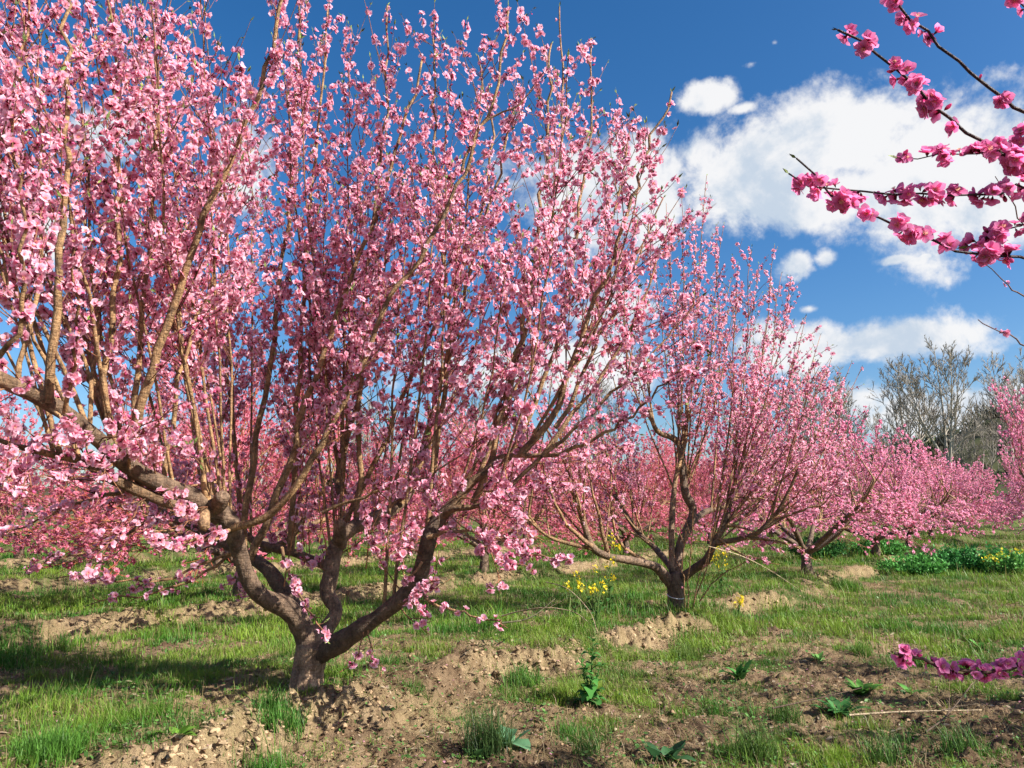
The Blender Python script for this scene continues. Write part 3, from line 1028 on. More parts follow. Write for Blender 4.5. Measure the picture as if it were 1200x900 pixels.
    for line, r0, r1, oo in shoots:
        oo = dict(oo); oo['clip'] = clip
        w, b = dress_shoot(line, r0, r1, rng, oo)
        so = w.obj('shoot', M_WOOD, root)
        if b.n:
            b.obj('blossoms', M_PETAL, so)
    print('front tree shoots', len(shoots), 'fill', n_fill)


front_tree()


# ------------------------------------------------------------------ second tree of the row
def second_tree():
    rng = np.random.default_rng(35)
    root = thing('peach_tree', 'second peach tree of the nearest row, pink, with white string round its trunk', 'tree', (0, 0, 0), 'peach trees of the nearest row')
    Y = T2[1]
    def PX(l):
        return px_rows([(a, b, Y + c, w) for a, b, c, w in l])
    mb, p, R = limb_mesh(PX([(793, 726, 0, 26), (792, 712, 0, 20), (792, 697, 0, 18), (791, 682, 0, 19), (791, 672, 0, 15)]), 16, 14, rng, 0.9, 0.03)
    tk = mb.obj('trunk', M_WOOD, root)
    st = MB()
    a = np.linspace(0, 2 * math.pi, 25)
    ctr = P(792, 698, Y)
    tubes(st, np.stack([ctr[0] + 0.106 * np.cos(a), ctr[1] + 0.106 * np.sin(a), ctr[2] - 0.03 * np.cos(a * 1.0 + 1.2)], 1), np.full(25, 0.005), 5, (0.7, 0.7, 0.68))
    st.obj('string', mat_plain('string', (0.7, 0.7, 0.68)), tk)
    limbs = []
    def limb(l, n=30, tone=1.0):
        l = [(a, b, c, w * .85) for a, b, c, w in l]
        mb, p, R = limb_mesh(PX(l), n, 10, rng, tone, 0.07)
        mb.obj('limb', M_WOOD, root)
        limbs.append(p)
    limb([(790, 690, 0, 14), (775, 670, -.05, 13), (765, 663, -.1, 12), (740, 657, -.3, 11), (713, 652, -.5, 10), (694, 641, -.6, 10), (684, 613, -.65, 8), (673, 577, -.7, 7), (664, 548, -.7, 5), (655, 500, -.7, 4)], 44, 1.3)
    limb([(694, 643, -.6, 6), (667, 637, -.8, 5), (640, 627, -.9, 4), (610, 600, -1.0, 3)], 20, .8)
    limb([(792, 683, 0, 15), (797, 640, .1, 13), (807, 617, .15, 12), (812, 597, .2, 11), (803, 577, .2, 11), (800, 550, .2, 10), (797, 523, .2, 10), (788, 513, .15, 9), (770, 505, 0, 7), (760, 480, -.1, 5)], 44, 1.1)
    limb([(788, 670, 0, 9), (787, 645, .05, 8), (788, 600, .1, 8), (792, 560, .15, 7), (803, 517, .2, 6), (806, 450, .3, 5)], 30, 1.5)
    limb([(793, 682, 0, 14), (813, 667, -.1, 12), (827, 657, -.2, 11), (837, 637, -.3, 9), (847, 617, -.3, 9), (857, 583, -.3, 7), (864, 560, -.3, 6)], 34, .8)
    limb([(837, 637, -.3, 8), (873, 630, -.4, 7), (893, 620, -.5, 6), (917, 590, -.6, 5), (937, 547, -.7, 4)], 26, .7)
    limb([(806, 617, .15, 9), (826, 600, .5, 8), (850, 592, .9, 6), (880, 560, 1.3, 5)], 22, .7)
    limb([(790, 670, .1, 9), (770, 645, .6, 8), (745, 620, 1.0, 7), (720, 580, 1.3, 5)], 22, .8)
    lim_x = [640, 690, 735, 760, 800, 822, 845, 868, 885, 910, 930, 950, 975, 1003, 1015, 1016]
    lim_y = [330, 280, 250, 235, 215, 200, 255, 290, 287, 285, 320, 365, 400, 415, 440, 2000]
    def lim(u):
        return np.interp(u, lim_x, lim_y)
    def clip(p):
        u, v = to_px(p)
        return v > lim(u) - 4
    o = dict(sides=5, twigs=6, tr=0.0042, tsides=3, sp=0.047, lod=1, bs=0.0255, sub=0.9, b0=0.24, tl=1.4, md=.5, up=.1, t0=.14, budsize=0.02, pal='pink', thin=np.array([0.33, 0.135, 0.06]))
    sh = []
    # shoots aimed at the tips that make the outline
    tips = [(745, 300), (762, 262), (780, 240), (800, 235), (815, 260), (826, 205), (838, 262), (846, 262), (866, 310), (880, 292), (890, 310), (907, 288), (915, 320), (928, 326), (940, 372), (946, 372),
            (962, 392), (975, 420), (998, 428), (1010, 433), (985, 455), (1003, 480), (990, 520), (720, 330), (700, 350), (690, 400), (860, 350), (900, 370), (930, 420), (960, 450), (820, 320), (790, 330), (955, 540),
            (960, 575), (650, 440), (675, 430), (890, 420), (840, 380), (1000, 455), (930, 500), (640, 500), (660, 520)]
    for tx, ty in tips:
        best = None
        for _ in range(14):
            l = limbs[rng.integers(0, len(limbs))]
            s = l[rng.integers(int(len(l) * .4), len(l))]
            u, v = to_px(s)
            sc = abs((u - 792) - (tx - 792) * 0.42) + max(0, ty + 190 - v) * 1.5 + rng.uniform(0, 40)
            if best is None or sc < best[0]:
                best = (sc, s)
        s = best[1]
        tip = P(tx, ty, s[1] + rng.normal() * 0.35)
        mid = s + (tip - s) * 0.45 + np.array([(tip[0] - s[0]) * 0.12, 0, 0]) + rng.normal(size=3) * 0.05 - np.array([0, 0, 0.05])
        sh.append((spline(np.array([s, mid, tip]), 11), rng.uniform(0.011, 0.02), 0.0035, o))
    for _ in range(36):
        l = limbs[rng.integers(0, len(limbs))]
        s = l[rng.integers(int(len(l) * .35), len(l))]
        h = s[:2] - T2[:2]
        hd = h / (np.linalg.norm(h) + 0.3)
        L = rng.uniform(1.0, 2.4)
        lean = rng.uniform(0.1, 0.9)
        dv = norm(np.array([hd[0] * lean + rng.normal() * .2, hd[1] * lean + rng.normal() * .25, 1.0]))
        tip = s + dv * L
        u, v = to_px(tip)
        if v < lim(u) + 6:
            continue
        sh.append((spline(np.array([s, (s + tip) / 2 + rng.normal(size=3) * .06, tip]), 10), rng.uniform(0.009, 0.017), 0.0035, o))
    for pts, y0, y1, w, ov in [
        ([(873, 630), (900, 632), (930, 640), (955, 655)], -.4, -.7, 5, dict(dens=1.8, twigs=9, tl=.5, b0=.1)),
        ([(850, 615), (880, 620), (905, 640), (920, 650)], -.3, -.6, 5, dict(dens=1.8, twigs=9, tl=.5, b0=.1)),
        ([(893, 620), (930, 600), (965, 590), (985, 560)], -.5, -.9, 5, dict(dens=1.3, twigs=8, tl=.6, b0=.1)),
        ([(840, 630), (870, 650), (910, 660)], -.3, -.8, 4, dict(dens=1.0, twigs=6, tl=.5, b0=.3)),
        ([(713, 652), (700, 600), (690, 560), (680, 520)], -.5, -.8, 6, dict(dens=1.0)),
        ([(765, 663), (730, 640), (715, 600), (725, 540)], -.1, -.5, 6, dict(dens=.8)),
        ([(694, 641), (660, 610), (640, 560), (630, 510)], -.7, -1.1, 6, dict(dens=1.0)),
    ]:
        line = px_line(pts, Y + y0, Y + y1, rng=rng)
        r0 = w / F * Y * .5
        sh.append((line, r0, .0035, {**o, **ov}))
    # suckers from the foot
    for pts in ([(806, 712), (808, 660), (812, 610), (816, 540)], [(812, 712), (822, 670), (840, 640), (862, 640)], [(820, 705), (838, 680), (866, 662), (890, 652)],
                [(803, 712), (800, 660), (806, 620)], [(815, 700), (830, 660), (834, 610), (840, 560)]):
        sh.append((px_line(pts, Y - .25, Y - .5), .010, .004, {**o, 'twigs': 2.2, 'dens': .1, 'thin': ORANGE}))
    for line, r0, r1, oo in sh:
        oo = dict(oo); oo['clip'] = clip
        w, b = dress_shoot(line, r0, r1, rng, oo)
        so = w.obj('shoot', M_WOOD, root)
        if b.n:
            b.obj('blossoms', M_PETAL, so)
    print('second tree shoots', len(sh))


second_tree()


# ------------------------------------------------------------------ branches reaching in from a tree beside the camera
def side_tree():
    rng = np.random.default_rng(44)
    base = np.array([2.75, 1.75]); bz = hz(*base)
    root = thing('peach_tree', 'peach tree beside the camera, only its blossoming branch tips seen against the sky', 'tree', (0, 0, 0), 'peach trees of the row beside the camera')
    b3 = np.array([*base, bz])
    mb, _, _ = limb_mesh(np.array([[*(b3 - [0, 0, .1]), .28], [*(b3 + [0, 0, .15]), .2], [*(b3 + [-.02, .02, .5]), .18], [*(b3 + [-.03, .03, .65]), .17]]), 16, 14, rng, .9, .04)
    mb.obj('trunk', M_WOOD, root)
    fork = b3 + np.array([-.03, .03, .55])
    L = {}
    for k, (a, b, c) in {'l': ((-.25, .0, .9), (-.45, .02, 1.4), (-.55, .05, 2.0)), 'm': ((-.15, .25, 1.0), (-.3, .4, 1.6), (-.4, .5, 2.3)),
                         'r': ((.4, -.1, .9), (.8, -.2, 1.5), (1.1, -.3, 2.2)), 'b': ((.1, -.5, .9), (.2, -.9, 1.5), (.3, -1.2, 2.2)), 'f': ((.2, .5, .8), (.4, .9, 1.3), (.6, 1.2, 1.9))}.items():
        rows = np.array([[*fork, .12], [*(b3 + a), .09], [*(b3 + b), .07], [*(b3 + c), .045]])
        mb, p, R = limb_mesh(rows, 24, 10, rng, .8, .06)
        mb.obj('limb', M_WOOD, root)
        L[k] = p
    o = dict(sides=7, twigs=0, tr=0.0025, tsides=4, sp=0.029, lod=0, bs=0.0205, sub=0, b0=0.2, pal='magenta', kink=.004, thin=np.array([0.07, 0.03, 0.03]), dark=0.6, bf=.14)
    def branch(pts, y0, y1, wpx, start, **ov):
        line = px_line(pts, y0, y1, n=10)
        s = L[start[0]][int(start[1] * 23)]
        v = line[0] - line[1]
        rows = np.vstack([s, s + (line[0] - s) * .5 + v * .3, line])
        full = spline(rows, 30)
        f0 = np.linalg.norm(np.diff(full, axis=0), axis=1); f0 = np.cumsum(f0) / f0.sum()
        f0 = float(f0[np.argmin(np.linalg.norm(full[1:] - line[0], axis=1))])
        r0 = wpx / F * y0 * .5
        oo = {**o, **ov}
        oo['b0'] = f0 * .6
        w, b = dress_shoot(full, r0, r0 * .32, rng, {**oo, 'twigs': ov.get('twigs', 0.01)})
        so = w.obj('shoot', M_WOOD, root)
        if b.n:
            b.obj('blossoms', M_PETAL, so)
    branch([(1210, 137), (1150, 97), (1100, 52), (1062, 15), (1030, -12)], 1.75, 1.7, 9, ('l', .9), dens=1.93)
    branch([(1215, 202), (1150, 166), (1100, 128), (1060, 92), (1020, 56), (982, 35)], 1.7, 1.62, 9, ('l', .8), dens=1.93)
    branch([(1168, 178), (1140, 181), (1100, 184), (1055, 182)], 1.68, 1.64, 4, ('l', .75), dens=2.31, b0=.55)
    branch([(1215, 227), (1130, 227), (1060, 227), (990, 222), (945, 214), (920, 205)], 1.72, 1.62, 6, ('m', .6), dens=1.54, b0=.45)
    branch([(1215, 306), (1150, 297), (1110, 290), (1060, 268), (1000, 240), (960, 213), (929, 182)], 1.7, 1.6, 7, ('l', .6), dens=1.54, b0=.35)
    branch([(1240, 250), (1200, 262), (1165, 274), (1136, 289)], 1.7, 1.75, 5, ('l', .65), dens=3.07, b0=.4)
    branch([(1260, 300), (1225, 240), (1205, 190), (1195, 150)], 1.8, 1.75, 6, ('m', .5), dens=2.70, b0=.4)
    branch([(1260, 40), (1225, 30), (1198, 5), (1185, -20)], 1.8, 1.7, 6, ('m', .9), dens=1.93, b0=.5)
    # low branch over the ground
    branch([(1225, 765), (1190, 780), (1150, 788), (1110, 782), (1075, 772), (1045, 765)], 2.35, 2.15, 10, ('l', .1), dens=1.73, b0=.55)
    # crown out of view that throws the shade
    o2 = {**o, 'lod': 2, 'twigs': 5, 'sub': .6, 'tr': .003, 'sides': 5, 'tsides': 3}
    for k, p in L.items():
        for _ in range(6):
            s = p[rng.integers(10, 24)]
            tip = s + np.array([rng.uniform(-.1, .8), rng.normal() * .5, rng.uniform(.7, 1.6)])
            u, v = to_px(tip)
            u2, v2 = to_px((s + tip) / 2)
            if tip[1] > 0.3 and (u < 1330 or u2 < 1330):
                continue
            w, b = dress_shoot(spline(np.array([s, (s + tip) / 2 + rng.normal(size=3) * .06, tip]), 10), .012, .003, rng, {**o2, 'clip': lambda q: (to_px(q)[0] > 1230) | (q[:, 1] < .3)})
            so = w.obj('shoot', M_WOOD, root)
            if b.n:
                b.obj('blossoms', M_PETAL, so)


side_tree()


# ------------------------------------------------------------------ orchard trees behind (one of each kind, then copies)
def orchard_tree(seed, H=3.4, spread=1.7, pal='pink', thin=REDB, red=0.5, lod=2, nshoot=54, sp=0.062, bs=0.029, low=0.55, tw=5.2):
    rng = np.random.default_rng(seed)
    root = bpy.data.objects.new('peach_tree', None)
    C.objects.link(root)
    mb, _, _ = limb_mesh(np.array([[0, 0, -.25, .30], [0, 0, .0, .22], [.01, 0, .25, .18], [.02, .01, .45, .17]]), 12, 10, rng, .8, .04)
    mb.obj('trunk', M_WOOD, root)
    nl = 6
    limbs = []
    a0 = rng.uniform(0, 6)
    for k in range(nl):
        a = a0 + k * 2 * math.pi / nl + rng.normal() * .2
        dv = np.array([math.cos(a), math.sin(a), 0])
        r1 = spread * rng.uniform(.45, .6)
        rows = np.array([[0, 0, .38, .11], [*(dv * .25 + [0, 0, rng.uniform(.5, .65)]), .10], [*(dv * r1 * .6 + [0, 0, rng.uniform(.7, .95)]), .08],
                         [*(dv * r1 + [0, 0, rng.uniform(.95, 1.4)]), .05], [*(dv * r1 * 1.2 + [0, 0, rng.uniform(1.3, 1.9)]), .03]])
        mb, p, R = limb_mesh(rows, 20, 7, rng, .9, .08)
        mb.obj('limb', M_WOOD, root)
        limbs.append(p)
    wood, bl = MB(), MB()
    o = dict(sides=4, twigs=tw, tr=0.0042, tsides=3, sp=sp, lod=lod, bs=bs, sub=0.9, b0=0.12, buds=False, pal=pal, thin=thin, tl=1.1)
    for k in range(nshoot):
        l = limbs[k % nl]
        s = l[rng.integers(7, 20)]
        hd = s[:2] / (np.linalg.norm(s[:2]) + .2)
        low_one = rng.random() < .46
        zt = rng.uniform(low, 1.5) if low_one else rng.uniform(.72, 1.0) * H
        rt = spread * (rng.uniform(.85, 1.1) if low_one else rng.uniform(.3, 1.0) * (1.0 - .25 * (zt / H)))
        az = math.atan2(hd[1], hd[0]) + rng.normal() * .45
        tip = np.array([math.cos(az) * rt, math.sin(az) * rt, zt])
        mid = s + (tip - s) * .5 + np.array([hd[0], hd[1], 0]) * rng.uniform(0, .18)
        w, b = dress_shoot(spline(np.array([s, mid, tip]), 8), rng.uniform(.009, .016), .003, rng, {**o, 'up': 0.05 if low_one else .2})
        for src, dst in ((w, wood), (b, bl)):
            for v, c in zip(src.v, src.c):
                pass
            base = dst.n
            dst.v += src.v; dst.c += src.c
            dst.f4 += [f + base for f in src.f4]; dst.f3 += [f + base for f in src.f3]
            dst.n += src.n
    cr = wood.obj('crown', M_WOOD, root)
    bl.obj('blossoms', M_PETAL, cr)
    return root


def copy_tree(o, parent=None):
    c = o.copy()
    C.objects.link(c)
    c.parent = parent
    for ch in o.children:
        copy_tree(ch, c)
    return c


RED_TWIG = np.array([0.42, 0.095, 0.050])
KIND = {
    'row': orchard_tree(101, 3.35, 2.15, 'deep', np.array([0.30, 0.09, 0.06]), nshoot=90, low=.38),
    'row2': orchard_tree(102, 3.3, 2.2, 'deep', np.array([0.28, 0.09, 0.06]), nshoot=90, low=.38),
    'red': orchard_tree(103, 3.4, 2.5, 'rose', RED_TWIG, sp=.078, nshoot=100, low=.30, tw=9.5),
    'red2': orchard_tree(104, 3.2, 2.5, 'rose', RED_TWIG, sp=.078, nshoot=100, low=.30, tw=9.5),
}
used = set()


def place_tree(kind, x, y, rz, sc, label, group):
    o = KIND[kind]
    if kind in used:
        o = copy_tree(o)
    used.add(kind)
    o.location = (x, y, hz(x, y))
    o.rotation_euler = (0, 0, rz)
    o.scale = sc if isinstance(sc, tuple) else (sc, sc, sc)
    o['label'] = label
    o['category'] = 'tree'
    o['group'] = group
    return o


rr = random.Random(8)
ordn = ['', '', 'third', 'fourth', 'fifth', 'sixth', 'seventh', 'eighth', 'ninth', 'tenth', 'eleventh']
looks = {2: 'pale pink peach tree with blossom hanging low, third from the front in the nearest row',
         3: 'bright pink peach tree on a dark leaning trunk, fourth in the nearest row',
         4: 'deep pink bushy peach tree, fifth from the front in the nearest row',
         5: 'deep pink bushy peach tree, sixth from the front in the nearest row',
         6: 'small deep pink peach tree next to last, seventh in the nearest row',
         7: 'farthest and smallest pink peach tree, at the end of the nearest row'}
for k in range(2, 8):
    x, y = T1[:2] + step * k
    x -= 0.25 * (k - 3) * (k > 3)
    place_tree('row' if k % 2 else 'row2', x, y, rr.uniform(0, 6), (1.0, 1.0, 1.0) if k < 3 else (1.1, 1.1, .92) if k < 5 else (1.1, 1.1, .86), looks[k], 'peach trees of the nearest row')
# second and third rows beyond
off2 = T1[:2] - RN * ROW_S
side_words = ['first', 'second', 'third', 'fourth', 'fifth', 'sixth', 'seventh', 'eighth']
for row, (o0, n) in {2: (-0.45, 7), 3: (0.1, 7), 4: (0.8, 7)}.items():
    rw = {2: 'second', 3: 'third', 4: 'fourth'}[row]
    for k in range(n):
        x, y = T1[:2] - RN * ROW_S * (row - 1) + step * (k + o0) + np.array([rr.uniform(-.2, .2), rr.uniform(-.2, .2)])
        place_tree('red' if (k + row) % 2 else 'red2', x, y, rr.uniform(0, 6), rr.uniform(.95, 1.1),
                   f'reddish pink peach tree, {side_words[k]} from the left in the {rw} row', f'peach trees of the {rw} row')
# block of trees on the far right
for i, (px, Y, s) in enumerate([(1268, 19.5, 1.08), (1250, 25, 1.02), (1228, 31, 1.0), (1214, 38, .95)]):
    x = (px - 600) / F * Y
    place_tree('row2' if i % 2 else 'row', x, Y, rr.uniform(0, 6), (s, s, s * (1.32 if i < 2 else 1.12)),
               ['tallest pink peach tree at the right edge, across the grassy alley', 'pink peach tree just behind the tallest one across the grassy alley',
                'smaller pink peach tree third back across the grassy alley', 'farthest small pink peach tree across the grassy alley'][i], 'peach trees across the grassy alley')


# next tree of the row beside the camera: only thin twig ends enter the picture
def side_tree_two():
    rng = np.random.default_rng(61)
    b = np.array([6.0, 4.5]); b3 = np.array([*b, hz(*b)])
    root = thing('peach_tree', 'peach tree beyond the right edge with two thin blossoming twigs reaching into view', 'tree', (0, 0, 0), 'peach trees of the row beside the camera')
    mb, _, _ = limb_mesh(np.array([[*(b3 - [0, 0, .2]), .28], [*b3, .2], [*(b3 + [0, 0, .5]), .17]]), 12, 10, rng, .9, .04)
    mb.obj('trunk', M_WOOD, root)
    limbs = []
    for k in range(5):
        a = k * 1.256 + .4
        dv = np.array([math.cos(a), math.sin(a), 0])
        mb, p, R = limb_mesh(np.array([[*(b3 + [0, 0, .42]), .1], [*(b3 + dv * .4 + [0, 0, .8]), .08], [*(b3 + dv * .8 + [0, 0, 1.3]), .05], [*(b3 + dv * .95 + [0, 0, 1.9]), .03]]), 16, 8, rng, .9)
        mb.obj('limb', M_WOOD, root)
        limbs.append(p)
    o = dict(sides=5, twigs=4.5, tr=0.003, tsides=3, sp=0.06, lod=1, bs=0.026, sub=.6, b0=0.25)
    for k in range(48):
        s = limbs[k % 5][rng.integers(6, 16)]
        hd = s[:2] - b
        tip = s + np.array([hd[0] * .6 + rng.normal() * .25, hd[1] * .6 + rng.normal() * .25, rng.uniform(.9, 2.0)])
        if to_px(tip)[0] < 1240:
            continue
        w, bl = dress_shoot(spline(np.array([s, (s + tip) / 2 + rng.normal(size=3) * .05, tip]), 10), .013, .003, rng, {**o, 'clip': lambda q: to_px(q)[0] > 1215})
        so = w.obj('shoot', M_WOOD, root)
        if bl.n:
            bl.obj('blossoms', M_PETAL, so)
    for pts, y0, y1 in (([(1290, 400), (1210, 352), (1180, 334), (1153, 302)], 5.4, 5.0), ([(1290, 440), (1210, 407), (1170, 386), (1143, 369)], 5.4, 5.0),
                        ([(1290, 350), (1215, 290), (1190, 240), (1168, 210)], 5.4, 5.0)):
        line = px_line(pts, y0, y1, n=14)
        w, bl = dress_shoot(line, .010, .003, rng, {**o, 'twigs': 1.0, 'tl': .3, 'sub': 0, 'lod': 0, 'pal': 'deep', 'thin': np.array([.08, .03, .03])})
        so = w.obj('shoot', M_WOOD, root)
        bl.obj('blossoms', M_PETAL, so)


side_tree_two()
#@@REST

# ------------------------------------------------------------------ hill and the bare trees in front of it
def build_hill():
    X = np.linspace(-260, 420, 300)
    Yd = np.linspace(95, 330, 90)
    xx, yy = np.meshgrid(X, Yd, indexing='ij')
    prof = np.interp(xx / yy * F + 600, [-700, 200, 560, 860, 1010, 1080, 1130, 1200, 1300, 1700], [4, 5, 6, 7, 9, 13, 17, 20.5, 23, 30])
    rise = sst(yy, 98, 150) * (1 - 0.25 * sst(yy, 210, 330))
    z = prof * rise + 0.9 * rise * fbm(xx, yy, .045, 4, 77) + 0.7 * rise * fbm(xx, yy, .25, 3, 78)
    z = z + height(np.full(1, 0.0), np.full(1, 95.0))[0] - 0.3 - 1.5 * (1 - sst(yy, 95, 100))
    n0, n1 = xx.shape
    idx = np.arange(n0 * n1).reshape(n0, n1)
    f4 = np.stack([idx[:-1, :-1], idx[1:, :-1], idx[1:, 1:], idx[:-1, 1:]], -1).reshape(-1, 4)
    g = fbm(xx, yy, .06, 4, 80)[..., None]
    col = np.array([.062, .050, .030]) * (1 - sst(g, -.3, .4)) + np.array([.045, .055, .022]) * sst(g, -.3, .4)
    mb = MB()
    mb.add(np.stack([xx, yy, z], -1).reshape(-1, 3), f4, None, col.reshape(-1, 3))
    o = mb.obj('hill', M_FAR)
    o['kind'] = 'structure'
    # brushy leafless wood on its slope: many slivers standing up out of the ground, too many to count
    rng = np.random.default_rng(9)
    n = 2600
    i = rng.integers(40, n0 - 1, n); j = rng.integers(6, 70, n)
    c = np.stack([xx, yy, z], -1)[i, j]
    pxs = c[:, 0] / c[:, 1] * F + 600
    c = c[(pxs > 350) & (pxs < 1400)]
    n = len(c)
    m = 46
    S = rng.uniform(1.6, 4.2, n)
    base = np.repeat(c, m, 0) + rng.normal(size=(n * m, 3)) * np.repeat(S, m)[:, None] * np.array([.30, .30, 0])
    d = norm(rng.normal(size=(n * m, 3)) * np.array([.55, .55, .3]) + np.array([0, 0, .9]))
    ln = np.repeat(S, m) * rng.uniform(.5, 1.1, n * m)
    base[:, 2] += np.repeat(S, m) * rng.uniform(0, .5, n * m)
    a = norm(np.cross(d, norm(rng.normal(size=(n * m, 3))))) * 0.16
    V = np.stack([base - a, base + a, base + d * ln[:, None]], 1).reshape(-1, 3)
    tone = np.where(rng.random((n, 1)) < .35, np.array([[.045, .060, .022]]), np.array([[.080, .062, .040]])) * rng.uniform(.7, 1.3, (n, 1))
    mb = MB()
    mb.add(V, None, np.arange(n * m * 3).reshape(-1, 3), np.repeat(np.repeat(tone, m, 0), 3, 0))
    o = mb.obj('woods', M_FAR)
    o['kind'] = 'stuff'
    o['label'] = 'brown and dark green brush covering the hillside'


build_hill()


def bare_tree(seed, H, spread, tone, lean=0.0):
    """leafless tall tree: trunk, and a crown of branches down to fine twigs"""
    rng = np.random.default_rng(seed)
    root = bpy.data.objects.new('bare_tree', None)
    C.objects.link(root)
    tr = np.array([[0, 0, -.4, .62], [0, 0, 1.0, .46], [lean * .1, 0.05, H * .16, .40], [lean * .3, -.05, H * .30, .34]])
    sp = spline(tr, 14)
    mb = MB()
    tubes(mb, sp[:, :3], sp[:, 3] * .5, 8, np.array(tone) * 1.0, rng=rng)
    mb.obj('trunk', M_FAR, root)
    cr = MB()
    # the trunk divides into several rising leaders
    nl = 4
    lead = []
    for k in range(nl):
        a = k * 2 * math.pi / nl + rng.normal() * .4
        rr_ = H * spread * (rng.uniform(.25, .75) if k else .08)
        tp = np.array([math.cos(a) * rr_ + lean, math.sin(a) * rr_, H * (rng.uniform(.80, .95) if k else 1.0)])
        b0 = sp[int(rng.integers(8, 14)), :3]
        md = b0 + (tp - b0) * .5 + np.array([math.cos(a), math.sin(a), 0]) * rr_ * .16 + rng.normal(size=3) * .15
        lead.append(spline(np.array([b0, md, tp]), 16))
    lead = np.array(lead)
    tubes(cr, lead, (np.linspace(.15, .02, 16)[None] * rng.uniform(.75, 1.1, (nl, 1))), 6, np.array(tone), rng=rng)
    n1 = 15 * nl
    i1 = np.repeat(np.arange(nl), 15)
    s = rng.uniform(.22, .97, n1)
    ln = H * spread * (1.05 - .70 * s) * rng.uniform(.6, 1.15, n1)
    L1 = side_lines(lead, i1, s, rng.uniform(.45, .85, n1), ln, rng, up=.12, curve=.22, N=8, wob=.035)
    r1 = (0.075 * (1.15 - s))[:, None] * np.linspace(1, .25, 8)[None]
    tubes(cr, L1, r1, 5, np.array(tone) * .95, rng=rng)
    prev, pl, R = L1, ln, .05
    for lev, (k, fac, wob, N) in enumerate(((6, .45, .04, 6), (6, .45, .05, 4), (4, .5, .05, 3))):
        n = len(prev) * k
        i = np.repeat(np.arange(len(prev)), k)
        s = rng.uniform(.25, 1.0, n)
        ln2 = pl[i] * fac * rng.uniform(.6, 1.2, n) * (1.1 - .5 * s)
        L2 = side_lines(prev, i, s, rng.uniform(.4, .9, n), ln2, rng, up=.18, curve=.12, N=N, wob=wob)
        r2 = np.linspace(1, .5, N)[None] * np.full((n, 1), (.038, .017, .010)[lev])
        tubes(cr, L2, r2, 3, np.array(tone) * (.92, .85, .80)[lev], cap=False, rng=rng)
        prev, pl = L2, ln2
    cr.obj('crown', M_FAR, root)
    return root


def bare_trees():
    rng = random.Random(3)
    kinds = [bare_tree(1, 15.5, .30, (.36, .325, .275)), bare_tree(2, 16, .34, (.33, .295, .25), .8), bare_tree(3, 14, .36, (.30, .27, .23), -.6)]
    fresh = [True] * 3
    spots = [  # px of trunk, distance, kind, scale, label
        (1108, 72, 0, 1.05, 'tallest pale leafless tree standing before the wooded hill'),
        (1070, 76, 1, .98, 'pale leafless tree just beside the tallest bare tree'),
        (1188, 80, 1, 1.05, 'pale leafless tree with wide open crown on the right slope'),
        (1228, 70, 0, .95, 'leafless tree at the right edge before the dark hill'),
        (1140, 100, 2, .95, 'thin grey leafless tree behind the two tallest bare trees'),
        (1030, 88, 2, .85, 'low grey leafless tree at the left end of the hill'),
        (985, 80, 2, 1.05, 'grey leafless tree showing above the fourth pink tree'),
        (940, 84, 1, .95, 'grey leafless tree seen through the top of the second peach tree'),
        (880, 78, 0, .80, 'grey leafless tree behind the second peach tree'),
        (700, 82, 1, .92, 'grey leafless tree seen between the two front peach trees'),
        (560, 80, 2, .95, 'grey leafless tree seen through the middle of the front peach tree'),
        (420, 84, 1, .85, 'grey leafless tree seen through the left half of the front peach tree'),
        
    ]
    for px, Y, k, s, lab in spots:
        o = kinds[k] if fresh[k] else copy_tree(kinds[k])
        fresh[k] = False
        x = (px - 600) / F * Y
        o.location = (x, Y, hz(x, Y) - .2)
        o.rotation_euler = (0, 0, rng.uniform(0, 6))
        o.scale = (s, s, s)
        o['label'] = lab
        o['category'] = 'tree'
        o['group'] = 'bare trees before the hill'


bare_trees()


# ------------------------------------------------------------------ grass
def wedge_points(n, r0, r1, rng, half=40, power=1.0):
    """random ground points seen from the camera side, denser near"""
    th = np.radians(rng.uniform(-half, half, n))
    u = rng.random(n)
    r = r0 * (r1 / r0) ** u if power == 1.0 else (r0 ** (2 - power) + u * (r1 ** (2 - power) - r0 ** (2 - power))) ** (1 / (2 - power))
    return r * np.sin(th), r * np.cos(th), r


def blades(mb, x, y, ht, wd, rng, col, lean=0.5, seg=3):
    n = len(x)
    z = height(x, y) - 0.006
    a = rng.uniform(0, 2 * math.pi, n)
    d = np.stack([np.cos(a), np.sin(a), np.zeros(n)], 1)
    w = np.stack([-np.sin(a), np.cos(a), np.zeros(n)], 1)
    tw = rng.normal(size=n) * .5
    w = w * np.cos(tw)[:, None] + d * np.sin(tw)[:, None]
    le = np.abs(rng.normal(size=n)) * lean + .12
    P0 = np.stack([x, y, z], 1)
    rows, cols = [], []
    for k in range(seg + 1):
        t = k / seg
        c = P0 + np.array([0, 0, 1.0]) * (ht * t * (1 - .28 * le * t))[:, None] + d * (ht * le * t ** 2)[:, None]
        ww = (wd * (1 - t ** 1.6))[:, None] * w * .5
        if k < seg:
            rows += [c - ww, c + ww]
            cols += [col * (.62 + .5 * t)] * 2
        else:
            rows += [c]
            cols += [col * 1.12]
    m = 2 * seg + 1
    V = np.stack(rows, 1).reshape(-1, 3)
    Cc = np.stack(cols, 1).reshape(-1, 3)
    off = (np.arange(n) * m)[:, None]
    f4 = np.concatenate([np.array([[2 * k, 2 * k + 1, 2 * k + 3, 2 * k + 2]]) + off for k in range(seg - 1)]) if seg > 1 else None
    f3 = np.array([[2 * seg - 2, 2 * seg - 1, 2 * seg]]) + off
    mb.add(V, f4, f3, Cc)


